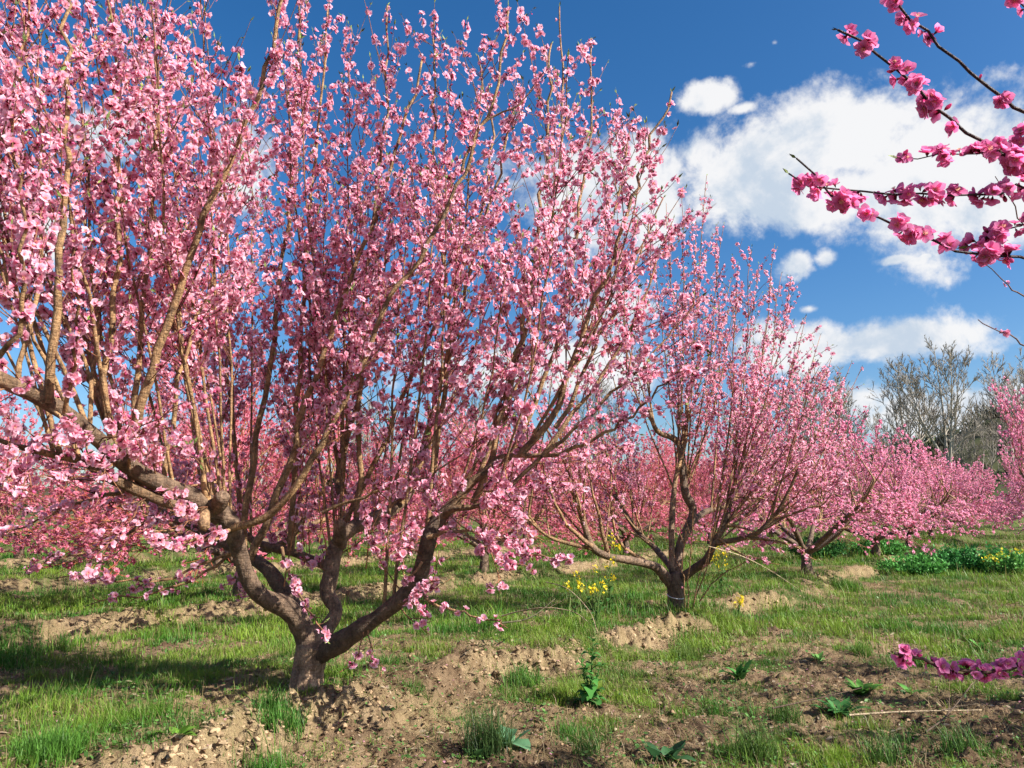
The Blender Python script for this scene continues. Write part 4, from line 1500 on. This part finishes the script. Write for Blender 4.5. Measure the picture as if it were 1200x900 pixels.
def grass_cols(n, rng, x, y):
    k = sst(fbm(x, y, .9, 3, 55), -.5, .5)[:, None]
    a, b = np.array([.062, .190, .018]), np.array([.200, .320, .032])
    c = a * (1 - k) + b * k
    c = c * rng.uniform(.7, 1.35, (n, 1))
    dry = rng.random((n, 1)) < .08 + .22 * sst(fbm(x, y, 1.4, 3, 57), .0, .5)[:, None]
    return np.where(dry, np.array([.30, .25, .11]) * rng.uniform(.7, 1.2, (n, 1)), c)


def build_grass():
    rng = np.random.default_rng(77)
    mb = MB()
    # turf in tufts: near, middle, far
    for (n, per, r0, r1, h, w, seg, spread) in ((38000, 10, 3.3, 8.5, .066, .0042, 3, .035), (38000, 8, 8.0, 19, .082, .0085, 2, .06), (26000, 5, 18, 70, .12, .022, 1, .14)):
        x, y, r = wedge_points(n, r0, r1, rng)
        g, bank = masks(x, y)
        p, q = row_pq(x, y)
        cl = sst(fbm(x, y, 4.2, 2, 43), -.22, .25)
        pr = sst(g, .34, .68) * (.10 + .90 * cl) + .045 + .10 * sst(fbm(x, y, 1.1, 2, 44), .1, .4)
        if r0 > 15:
            pr = np.maximum(pr, .55)
        keep = rng.random(n) < pr
        x, y, g = x[keep], y[keep], g[keep]
        hh = h * rng.uniform(.5, 1.25, len(x)) * (.6 + .6 * g) * (.75 + .9 * sst(fbm(x, y, 2.1, 2, 41), -.1, .5))
        big = rng.random(len(x)) < .05 * (1 + 2 * sst(fbm(x, y, .8, 2, 47), .1, .5))
        hh = np.where(big, hh * rng.uniform(1.4, 2.3, len(x)), hh)
        k = rng.poisson(per * (.5 + g), len(x)) + 2
        i = np.repeat(np.arange(len(x)), k)
        s = spread * (.6 + hh / h * .5)
        X = x[i] + rng.normal(size=len(i)) * s[i]
        Y = y[i] + rng.normal(size=len(i)) * s[i]
        ht = hh[i] * rng.uniform(.45, 1.2, len(i))
        col = grass_cols(len(i), rng, X, Y)
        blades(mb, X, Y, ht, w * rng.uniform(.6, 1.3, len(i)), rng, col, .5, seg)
    # small round leaves of clover and seedlings between the blades
    n = 30000
    x, y, r = wedge_points(n, 3.3, 15, rng)
    g, bank = masks(x, y)
    pl = sst(fbm(x, y, 1.7, 3, 63), -.05, .40)
    keep = rng.random(n) < (.15 + .85 * pl) * (1 - .75 * bank)
    x, y, r = x[keep], y[keep], r[keep]
    m = len(x)
    c = np.stack([x, y, height(x, y) + rng.uniform(.006, .045, m)], 1)
    d = norm(rng.normal(size=(m, 3)) * np.array([1, 1, .45]))
    wv = norm(np.cross(d, np.array([0, 0, 1.0]) + rng.normal(size=(m, 3)) * .4))
    L = rng.uniform(.009, .030, (m, 1)) * (1 + .03 * r[:, None])
    V = np.stack([c, c + d * L * .6 + wv * L * .34, c + d * L * 1.15, c + d * L * .6 - wv * L * .34], 1).reshape(-1, 3)
    mb.add(V, np.arange(m * 4).reshape(-1, 4), None, np.repeat(np.array([.085, .19, .04]) * rng.uniform(.55, 1.5, (m, 1)), 4, 0))
    o = mb.obj('grass', M_BLADE)
    o['kind'] = 'stuff'
    o['label'] = 'short green grass growing in patches between the rows'
    # dry straw and dead stalks
    mb = MB()
    n = 44000
    x, y, r = wedge_points(n, 3.3, 20, rng)
    g, bank = masks(x, y)
    pt = sst(fbm(x, y, 1.1, 3, 61), -.15, .35)
    keep = rng.random(n) < pt * (1 - .6 * bank)
    x, y, r = x[keep], y[keep], r[keep]
    n = len(x)
    col = np.array([.36, .27, .13]) * rng.uniform(.5, 1.3, (n, 1))
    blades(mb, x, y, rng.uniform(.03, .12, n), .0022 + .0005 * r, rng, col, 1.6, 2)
    o = mb.obj('dry_grass', M_BLADE)
    o['kind'] = 'stuff'
    o['label'] = 'dead straw-coloured grass lying among the green'


build_grass()


# ------------------------------------------------------------------ clods of earth, litter and fallen petals
def ico():
    t = (1 + 5 ** .5) / 2
    V = norm(np.array([(-1, t, 0), (1, t, 0), (-1, -t, 0), (1, -t, 0), (0, -1, t), (0, 1, t), (0, -1, -t), (0, 1, -t), (t, 0, -1), (t, 0, 1), (-t, 0, -1), (-t, 0, 1)], float))
    F_ = [(0, 11, 5), (0, 5, 1), (0, 1, 7), (0, 7, 10), (0, 10, 11), (1, 5, 9), (5, 11, 4), (11, 10, 2), (10, 7, 6), (7, 1, 8), (3, 9, 4), (3, 4, 2), (3, 2, 6), (3, 6, 8), (3, 8, 9), (4, 9, 5), (2, 4, 11), (6, 2, 10), (8, 6, 7), (9, 8, 1)]
    # one subdivision
    V = [tuple(v) for v in V]
    cache, out = {}, []
    def mid(a, b):
        k = (min(a, b), max(a, b))
        if k not in cache:
            m = np.array(V[a]) + np.array(V[b])
            V.append(tuple(m / np.linalg.norm(m)))
            cache[k] = len(V) - 1
        return cache[k]
    for a, b, c in F_:
        x, y, z = mid(a, b), mid(b, c), mid(c, a)
        out += [(a, x, z), (b, y, x), (c, z, y), (x, y, z)]
    return np.array(V), np.array(out)


def build_litter():
    rng = np.random.default_rng(91)
    V, F3 = ico()
    mb = MB()
    n = 60000
    x, y, r = wedge_points(n, 3.3, 16, rng)
    g, bank = masks(x, y)
    keep = rng.random(n) < np.clip(.10 + .85 * bank + .14 * (1 - sst(g, .2, .5)), 0, 1)
    x, y, bank, r = x[keep], y[keep], bank[keep], r[keep]
    n = len(x)
    s = np.minimum(.0045 * np.exp(rng.normal(size=n) * .6) * (1 + .5 * bank), .017) * (1 + .03 * r)
    z = height(x, y) - s * .1
    sh = 1 + np.clip(rng.normal(size=(n, len(V), 1)) * .36, -.6, .8)
    A = norm(rng.normal(size=(n, 3)))
    sc = np.array([1.15, 1.0, .72]) * rng.uniform(.75, 1.25, (n, 1, 3))
    ang = rng.uniform(0, 6.28, n)
    W = V[None] * sh * sc * s[:, None, None]
    ca, sa = np.cos(ang)[:, None], np.sin(ang)[:, None]
    W = np.stack([W[..., 0] * ca - W[..., 1] * sa, W[..., 0] * sa + W[..., 1] * ca, W[..., 2]], -1) + np.stack([x, y, z], 1)[:, None]
    k = bank[:, None]
    col = (np.array([.25, .17, .10]) * (1 - k) + np.array([.34, .245, .145]) * k) * rng.uniform(.6, 1.25, (n, 1))
    mb.add(W.reshape(-1, 3), None, (F3[None] + (np.arange(n) * len(V))[:, None, None]).reshape(-1, 3), np.repeat(col, len(V), 0))
    o = mb.obj('soil_clods', M_CLOD)
    o['kind'] = 'stuff'
    o['label'] = 'crumbly clods of pale brown earth along the bank'
    # dead leaves and bark bits
    mb = MB()
    n = 26000
    x, y, r = wedge_points(n, 3.3, 14, rng)
    p, q = row_pq(x, y)
    keep = rng.random(n) < np.where(p > 0, .75, .35)
    x, y = x[keep], y[keep]; n = len(x)
    c = np.stack([x, y, height(x, y) + .008], 1)
    d = norm(rng.normal(size=(n, 3)) * np.array([1, 1, .25])); w = norm(np.cross(d, np.array([0, 0, 1.0]) + rng.normal(size=(n, 3)) * .35))
    L = rng.uniform(.008, .035, (n, 1)); wd = L * rng.uniform(.15, .4, (n, 1))
    Vv = np.stack([c - d * L, c + w * wd + np.array([0, 0, .006]), c + d * L, c - w * wd], 1).reshape(-1, 3)
    base = np.array([[.20, .12, .065], [.30, .22, .13], [.12, .07, .04], [.38, .30, .20]])[rng.integers(0, 4, n)]
    mb.add(Vv, np.arange(n * 4).reshape(-1, 4), None, np.repeat(base * rng.uniform(.7, 1.2, (n, 1)), 4, 0))
    o = mb.obj('leaf_litter', M_LEAF)
    o['kind'] = 'stuff'
    o['label'] = 'brown dead leaves and bark bits on the soil'
    # pink petals shed on the ground
    mb = MB()
    n = 900
    x, y, r = wedge_points(n, 3.4, 12, rng)
    c = np.stack([x, y, height(x, y) + .012], 1)
    d = norm(rng.normal(size=(n, 3)) * np.array([1, 1, .3])); w = norm(np.cross(d, np.array([0, 0, 1.0])))
    s = rng.uniform(.006, .011, (n, 1))
    Vv = np.stack([c - d * s, c + w * s * .8 + np.array([0, 0, .004]), c + d * s, c - w * s * .8 + np.array([0, 0, .004])], 1).reshape(-1, 3)
    mb.add(Vv, np.arange(n * 4).reshape(-1, 4), None, np.repeat(np.array([.78, .38, .50]) * rng.uniform(.7, 1.1, (n, 1)), 4, 0))
    o = mb.obj('fallen_petals', M_PETAL)
    o['kind'] = 'stuff'
    o['label'] = 'pink petals shed on the soil and grass'


build_litter()


# ------------------------------------------------------------------ weeds, tufts, shrubs and fallen canes, each a thing
def leaf_strip(mb, base, d, up, L, W, col, curve=.35, fold=.25, seg=5, wav=0.0, rng=RNG):
    """a broad leaf: midrib curve, two halves folded along it"""
    d = norm(np.asarray(d, float)); up = np.asarray(up, float)
    w = norm(np.cross(d, up))
    nrm = np.cross(w, d)
    V = []
    for k in range(seg + 1):
        t = k / seg
        c = base + d * L * t + np.array([0, 0, 1.0]) * (-curve * L * t * t)
        ww = W * (math.sin(math.pi * min(1, t * .92 + .06)) ** .8) * (1 + wav * math.sin(k * 2.3))
        V += [c - w * ww + nrm * ww * fold, c, c + w * ww + nrm * ww * fold]
    F4 = []
    for k in range(seg):
        a = 3 * k
        F4 += [(a, a + 1, a + 4, a + 3), (a + 1, a + 2, a + 5, a + 4)]
    mb.add(np.array(V), F4, None, np.array(col) * rng.uniform(.85, 1.15))


def on_ground(px, py):
    z = 0.0
    for _ in range(6):
        p = G(px, py, z)
        z = hz(p[0], p[1])
    return np.array([p[0], p[1], z])


def tall_weed():
    rng = np.random.default_rng(4)
    b = on_ground(691, 826)
    root = thing('leafy_weed', 'tall upright leafy green weed growing on the crumbly bank in the middle', 'weed', tuple(b))
    st, lf = MB(), MB()
    for q, (dx, dy, h, nl) in enumerate(((.03, .01, .46, 24), (-.05, -.03, .34, 16), (.07, -.04, .30, 15), (-.02, .06, .26, 12))):
        ax = spline(np.array([[0, 0, -.02], [dx * .4, dy * .4, h * .35], [dx * .8, dy * .8, h * .7], [dx * 1.2, dy, h]]), 16)
        tubes(st, ax, np.linspace(.008, .003, 16), 7, (.13, .24, .06))
        for k in range(nl):
            t = (k + rng.random()) / nl
            p = ax[int(t * 15)]
            a = k * 2.4 + rng.normal() * .5
            L = (.19 if q == 0 else .15) * (1 - .6 * t) * rng.uniform(.65, 1.2)
            dv = np.array([math.cos(a), math.sin(a), .35 + 1.0 * t + rng.normal() * .15])
            leaf_strip(lf, p, dv, (0, 0, 1), L, L * rng.uniform(.19, .30), np.array([.055, .175, .035]) * rng.uniform(.7, 1.6), rng.uniform(.2, .9), .3, 6, .25, rng)
    st.obj('stem', M_LEAF, root)
    lf.obj('leaves', M_LEAF, root)


tall_weed()


def rosette(px, py, L, n, label, seed, col=(.05, .14, .03), upness=.9, wr=.17, cat='weed', name='broadleaf_weed'):
    rng = np.random.default_rng(seed)
    b = on_ground(px, py)
    root = thing(name, label, cat, tuple(b))
    lf = MB()
    for k in range(n):
        a = k * 2.4 + rng.normal() * .4
        l = L * 1.35 * rng.uniform(.55, 1.1)
        leaf_strip(lf, np.array([rng.normal() * .015, rng.normal() * .015, -.005]), np.array([math.cos(a), math.sin(a), upness * rng.uniform(.5, 1.6)]), (0, 0, 1), l, l * wr * rng.uniform(.8, 1.2),
                   np.array(col) * rng.uniform(.7, 1.6), rng.uniform(.1, .5), .25, 5, .2, rng)
    lf.obj('leaves', M_LEAF, root)


rosette(1008, 812, .15, 16, 'fresh green broad-leaved weed in the bare soil left of the low pink twig', 1, (.075, .19, .03))
rosette(985, 838, .14, 22, 'dark green low weed with crowded leaves on the brown soil', 2, (.03, .10, .025))
rosette(1070, 815, .12, 12, 'small green weed just below the low pink twig', 3, (.06, .16, .03))
rosette(595, 872, .15, 11, 'bluish green cabbage-like weed beside the dark grass tuft', 4, (.10, .22, .11), .9, .26)
rosette(560, 885, .09, 14, 'small leafy weed with pale leaves at the lower edge', 5, (.09, .2, .06), .8, .25)
rosette(868, 800, .16, 16, 'upright green weed in the soil between the bank and the alley', 6, (.05, .15, .03), 1.4)
rosette(208, 862, .10, 14, 'yellow-green seedling weed among the grass at the lower left', 7, (.12, .24, .03), .9, .2)
rosette(780, 893, .14, 24, 'dark leafy weed at the lower edge, cut by the frame', 8, (.03, .085, .03), .7, .22)
rosette(960, 775, .10, 10, 'small pale green weed on the brown alley soil', 9, (.08, .19, .04), .9)
rosette(1150, 760, .11, 12, 'green weed on the soil above the low pink twig', 10, (.06, .17, .03), .8)


def tuft(px, py, h, n, label, seed, col, spread=.05, w=.005):
    rng = np.random.default_rng(seed)
    b = on_ground(px, py)
    mb = MB()
    x = b[0] + np.clip(rng.normal(size=n), -1.7, 1.7) * spread
    y = b[1] + np.clip(rng.normal(size=n), -1.7, 1.7) * spread
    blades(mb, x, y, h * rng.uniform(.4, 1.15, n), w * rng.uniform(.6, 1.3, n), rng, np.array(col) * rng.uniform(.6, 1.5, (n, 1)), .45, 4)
    o = mb.obj('grass_tuft', M_BLADE)
    # origin at the tuft's base
    o.data.transform(Matrix.Translation(Vector(-b)))
    o.location = tuple(b)
    o['label'] = label
    o['category'] = 'grass tuft'
    o['group'] = 'grass tufts standing out on the soil'


tuft(572, 880, .30, 420, 'tallest dark grass tuft at the lower middle, below the bank', 1, (.055, .105, .025), .075)
tuft(612, 780, .17, 420, 'bright green grass tuft on top of the crumbly bank', 2, (.09, .21, .03), .08)
tuft(805, 770, .20, 300, 'yellow-green grass tuft right of the tall leafy weed', 3, (.13, .21, .035), .08)
tuft(885, 893, .26, 260, 'loose grass tuft at the lower edge, in the brown soil', 4, (.09, .17, .03), .07)
tuft(1040, 895, .20, 200, 'sprawling grass tuft low at the right, in shade', 5, (.08, .17, .03), .07)
tuft(920, 845, .16, 200, 'small grass tuft in the bare soil left of the broad-leaved weeds', 6, (.08, .17, .03), .06)
tuft(690, 885, .16, 160, 'small grass tuft below the tall leafy weed', 7, (.08, .16, .03), .05)
tuft(1125, 880, .18, 220, 'grass tuft under the low pink twig at the right', 8, (.08, .18, .03), .07)
tuft(60, 885, .16, 700, 'thick fresh grass clump at the lower left corner', 9, (.09, .22, .03), .08)
tuft(330, 835, .15, 600, 'grass clump at the foot of the front trunk', 10, (.08, .21, .03), .08)
tuft(990, 690, .26, 600, 'high grass clump in the alley beside the second peach tree', 11, (.10, .22, .03), .12, .008)
tuft(1010, 770, .17, 320, 'light green grass clump in the middle of the alley soil', 12, (.13, .25, .035), .05)


def mustard(px, py, h, n, label, seed, leafy=True):
    """thin branching plant with yellow flower heads"""
    rng = np.random.default_rng(seed)
    b = on_ground(px, py)
    root = thing('mustard_plant', label, 'wildflower', tuple(b), 'yellow mustard plants under the second tree')
    st, lf = MB(), MB()
    for k in range(n):
        fl = MB()
        a = rng.uniform(0, 6.28)
        r = rng.uniform(.03, .24) * h
        tip = np.array([math.cos(a) * r, math.sin(a) * r, h * rng.uniform(.45, 1.0)])
        ax = spline(np.array([[0, 0, -.02], tip * np.array([.25, .25, .5]) + rng.normal(size=3) * .01, tip]), 9)
        tubes(st, ax, np.linspace(.005, .0025, 9), 4, (.12, .20, .05))
        for _ in range(3):
            j = rng.integers(1, 6)
            leaf_strip(lf, ax[j], np.array([rng.normal(), rng.normal(), .7]), (0, 0, 1), h * .16, h * .03, np.array([.06, .15, .035]), .5, .2, 3, 0, rng)
        m = rng.integers(7, 14)
        c = tip + rng.normal(size=(m, 3)) * np.array([.020, .020, .025])
        for q in c:
            nn = norm(rng.normal(size=3) + np.array([0, 0, .8]))
            u = norm(np.cross(nn, [1, .3, .1])); v = np.cross(nn, u)
            for s4 in range(4):
                t = s4 * math.pi / 2
                d1 = u * math.cos(t) + v * math.sin(t); d2 = -u * math.sin(t) + v * math.cos(t)
                s = .013
                fl.add([q, q + d1 * s * .7 + d2 * s * .45, q + d1 * s * 1.1 + nn * s * .25, q + d1 * s * .7 - d2 * s * .45], [(0, 1, 2, 3)], None, np.array([.80, .62, .02]) * rng.uniform(.8, 1.1))
        fl.obj('blossom', M_LEAF, root)
    st.obj('stems', M_LEAF, root)
    lf.obj('leaves', M_LEAF, root)


mustard(700, 738, .8, 8, 'yellow-flowered mustard plant with the tallest stems, left of the second trunk', 1)
mustard(676, 725, .55, 5, 'yellow-flowered mustard plant low, at the left of the taller one', 2)
mustard(714, 722, .9, 6, 'yellow-flowered mustard plant under the left limb of the second peach tree', 3)
mustard(845, 700, .75, 10, 'yellow-flowered mustard plant right of the second trunk', 4)
mustard(866, 722, .24, 9, 'low yellow flower clump in the sunlit grass right of the second tree', 5)


def shrub(px, Y, w, h, label, seed, col, flowers=0):
    rng = np.random.default_rng(seed)
    x = (px - 600) / F * Y
    b = np.array([x, Y, hz(x, Y)])
    root = thing('leafy_shrub', label, 'shrub', tuple(b), 'green shrubs at the end of the alley')
    st, lf = MB(), MB()
    n = 70
    lines = []
    for k in range(n):
        a = rng.uniform(0, 6.28); r = w * math.sqrt(rng.random())
        h_ = h * .72
        tip = np.array([math.cos(a) * r, math.sin(a) * r * .8, h_ * (1 - .55 * (r / w) ** 2) * rng.uniform(.75, 1.12)])
        lines.append(spline(np.array([[tip[0] * .3, tip[1] * .3, -.03], tip * np.array([.75, .75, .5]), tip]), 7))
    lines = np.array(lines)
    tubes(st, lines, np.linspace(.008, .003, 7)[None], 4, (.08, .13, .04))
    st.obj('stems', M_LEAF, root)
    m = 2600
    i = rng.integers(0, n, m); s = rng.uniform(.15, 1.0, m)
    p, t = at_param(lines, i, s)
    d = norm(rng.normal(size=(m, 3)) + t * .5 + np.array([0, 0, .25]))
    wv = norm(np.cross(d, norm(rng.normal(size=(m, 3)))))
    L = rng.uniform(.045, .10, (m, 1))
    p = p + rng.normal(size=p.shape) * .03
    V = np.stack([p, p + d * L * .5 + wv * L * .28, p + d * L, p + d * L * .5 - wv * L * .28], 1).reshape(-1, 3)
    cc = np.array(col) * 2.3 * rng.uniform(.6, 1.6, (m, 1)) * (.85 + .3 * rng.random((m, 1)))
    lf.add(V, np.arange(m * 4).reshape(-1, 4), None, np.repeat(cc, 4, 0))
    lf.obj('leaves', M_LEAF, root)
    if flowers:
        fl = MB()
        i = rng.integers(0, n, flowers)
        q = lines[i, -1] + rng.normal(size=(flowers, 3)) * .05 + np.array([0, 0, .04])
        d = norm(rng.normal(size=(flowers, 3))); wv = norm(np.cross(d, rng.normal(size=(flowers, 3))))
        s = .030
        V = np.stack([q - d * s, q + wv * s, q + d * s, q - wv * s], 1).reshape(-1, 3)
        fl.add(V, np.arange(flowers * 4).reshape(-1, 4), None, np.repeat(np.array([.78, .66, .05]) * rng.uniform(.8, 1.1, (flowers, 1)), 4, 0))
        fl.obj('blossoms', M_LEAF, root)


shrub(1058, 16.2, .75, .55, 'low green shrub nearest the fourth peach tree', 1, (.035, .11, .022))
shrub(1095, 17.2, .85, .72, 'dark green leafy shrub in the middle of the clump', 2, (.022, .085, .020))
shrub(1140, 17.0, .90, .76, 'largest dark green shrub beside the yellow-flowered one', 3, (.024, .092, .022))
shrub(1185, 16.0, .75, .62, 'green shrub dotted with small yellow flowers', 4, (.045, .12, .025), 110)
shrub(1235, 16.6, .9, .7, 'green shrub at the right edge of the clump', 5, (.03, .10, .022), 40)
shrub(1020, 19.5, .8, .5, 'green shrub low under the crown of the fourth peach tree', 6, (.03, .10, .02))
shrub(952, 18.5, .7, .7, 'dark green undergrowth shrub behind the second tree', 7, (.025, .08, .02))


def cane(pts, y0, y1, r, label, col, seed, twigs=2, fl=0):
    rng = np.random.default_rng(seed)
    line = px_line(pts, y0, y1, n=18)
    g = height(line[:, 0], line[:, 1])
    line[:, 2] = np.maximum(line[:, 2], g + r)
    b = line[0].copy()
    line = line - b
    mb = MB()
    tubes(mb, line, np.linspace(r, r * .4, 18), 5, col)
    if twigs:
        tw = side_lines(line[None], np.zeros(twigs, int), rng.uniform(.3, .8, twigs), np.full(twigs, .5), rng.uniform(.1, .25, twigs), rng, up=.1, curve=0)
        tubes(mb, tw, np.linspace(r * .5, r * .2, 5)[None] * np.ones((twigs, 1)), 4, col)
    o = mb.obj('fallen_branch', M_WOOD)
    o.location = tuple(b)
    o['label'] = label
    o['category'] = 'branch'
    o['group'] = 'pruned branches lying on the ground'


pale = (.42, .33, .21)
cane([(588, 722), (610, 716), (640, 712), (672, 717), (688, 728)], 7.2, 6.6, .007, 'pale arching dry cane on the grass between the two front trees', pale, 1)
cane([(588, 730), (615, 726), (632, 717), (650, 702)], 6.9, 7.3, .010, 'dark green forked twig lying by the pale arching cane', (.10, .10, .045), 2)
cane([(640, 682), (665, 690), (690, 715), (700, 740)], 8.4, 7.0, .006, 'thin pale cane bending down toward the mustard plants', pale, 3, 0)
cane([(830, 640), (870, 652), (905, 670), (935, 690)], 8.4, 9.0, .006, 'thin pale stalk slanting down from the second tree', pale, 4, 0)
cane([(995, 838), (1060, 834), (1150, 832)], 5.1, 5.2, .008, 'straight pale stick lying on the brown soil at the right', pale, 5, 1)
cane([(905, 830), (960, 818), (1010, 806)], 5.2, 5.6, .006, 'thin dark stick on the brown soil by the weeds', (.10, .065, .04), 6, 2)
cane([(300, 790), (330, 802), (345, 815)], 5.6, 5.3, .006, 'short dry twig on the ground left of the front trunk', (.30, .22, .13), 7, 2)
cane([(1085, 858), (1110, 838), (1140, 800)], 4.6, 5.0, .006, 'dark bent stick among the weeds under the low pink twig', (.12, .08, .05), 8, 2)
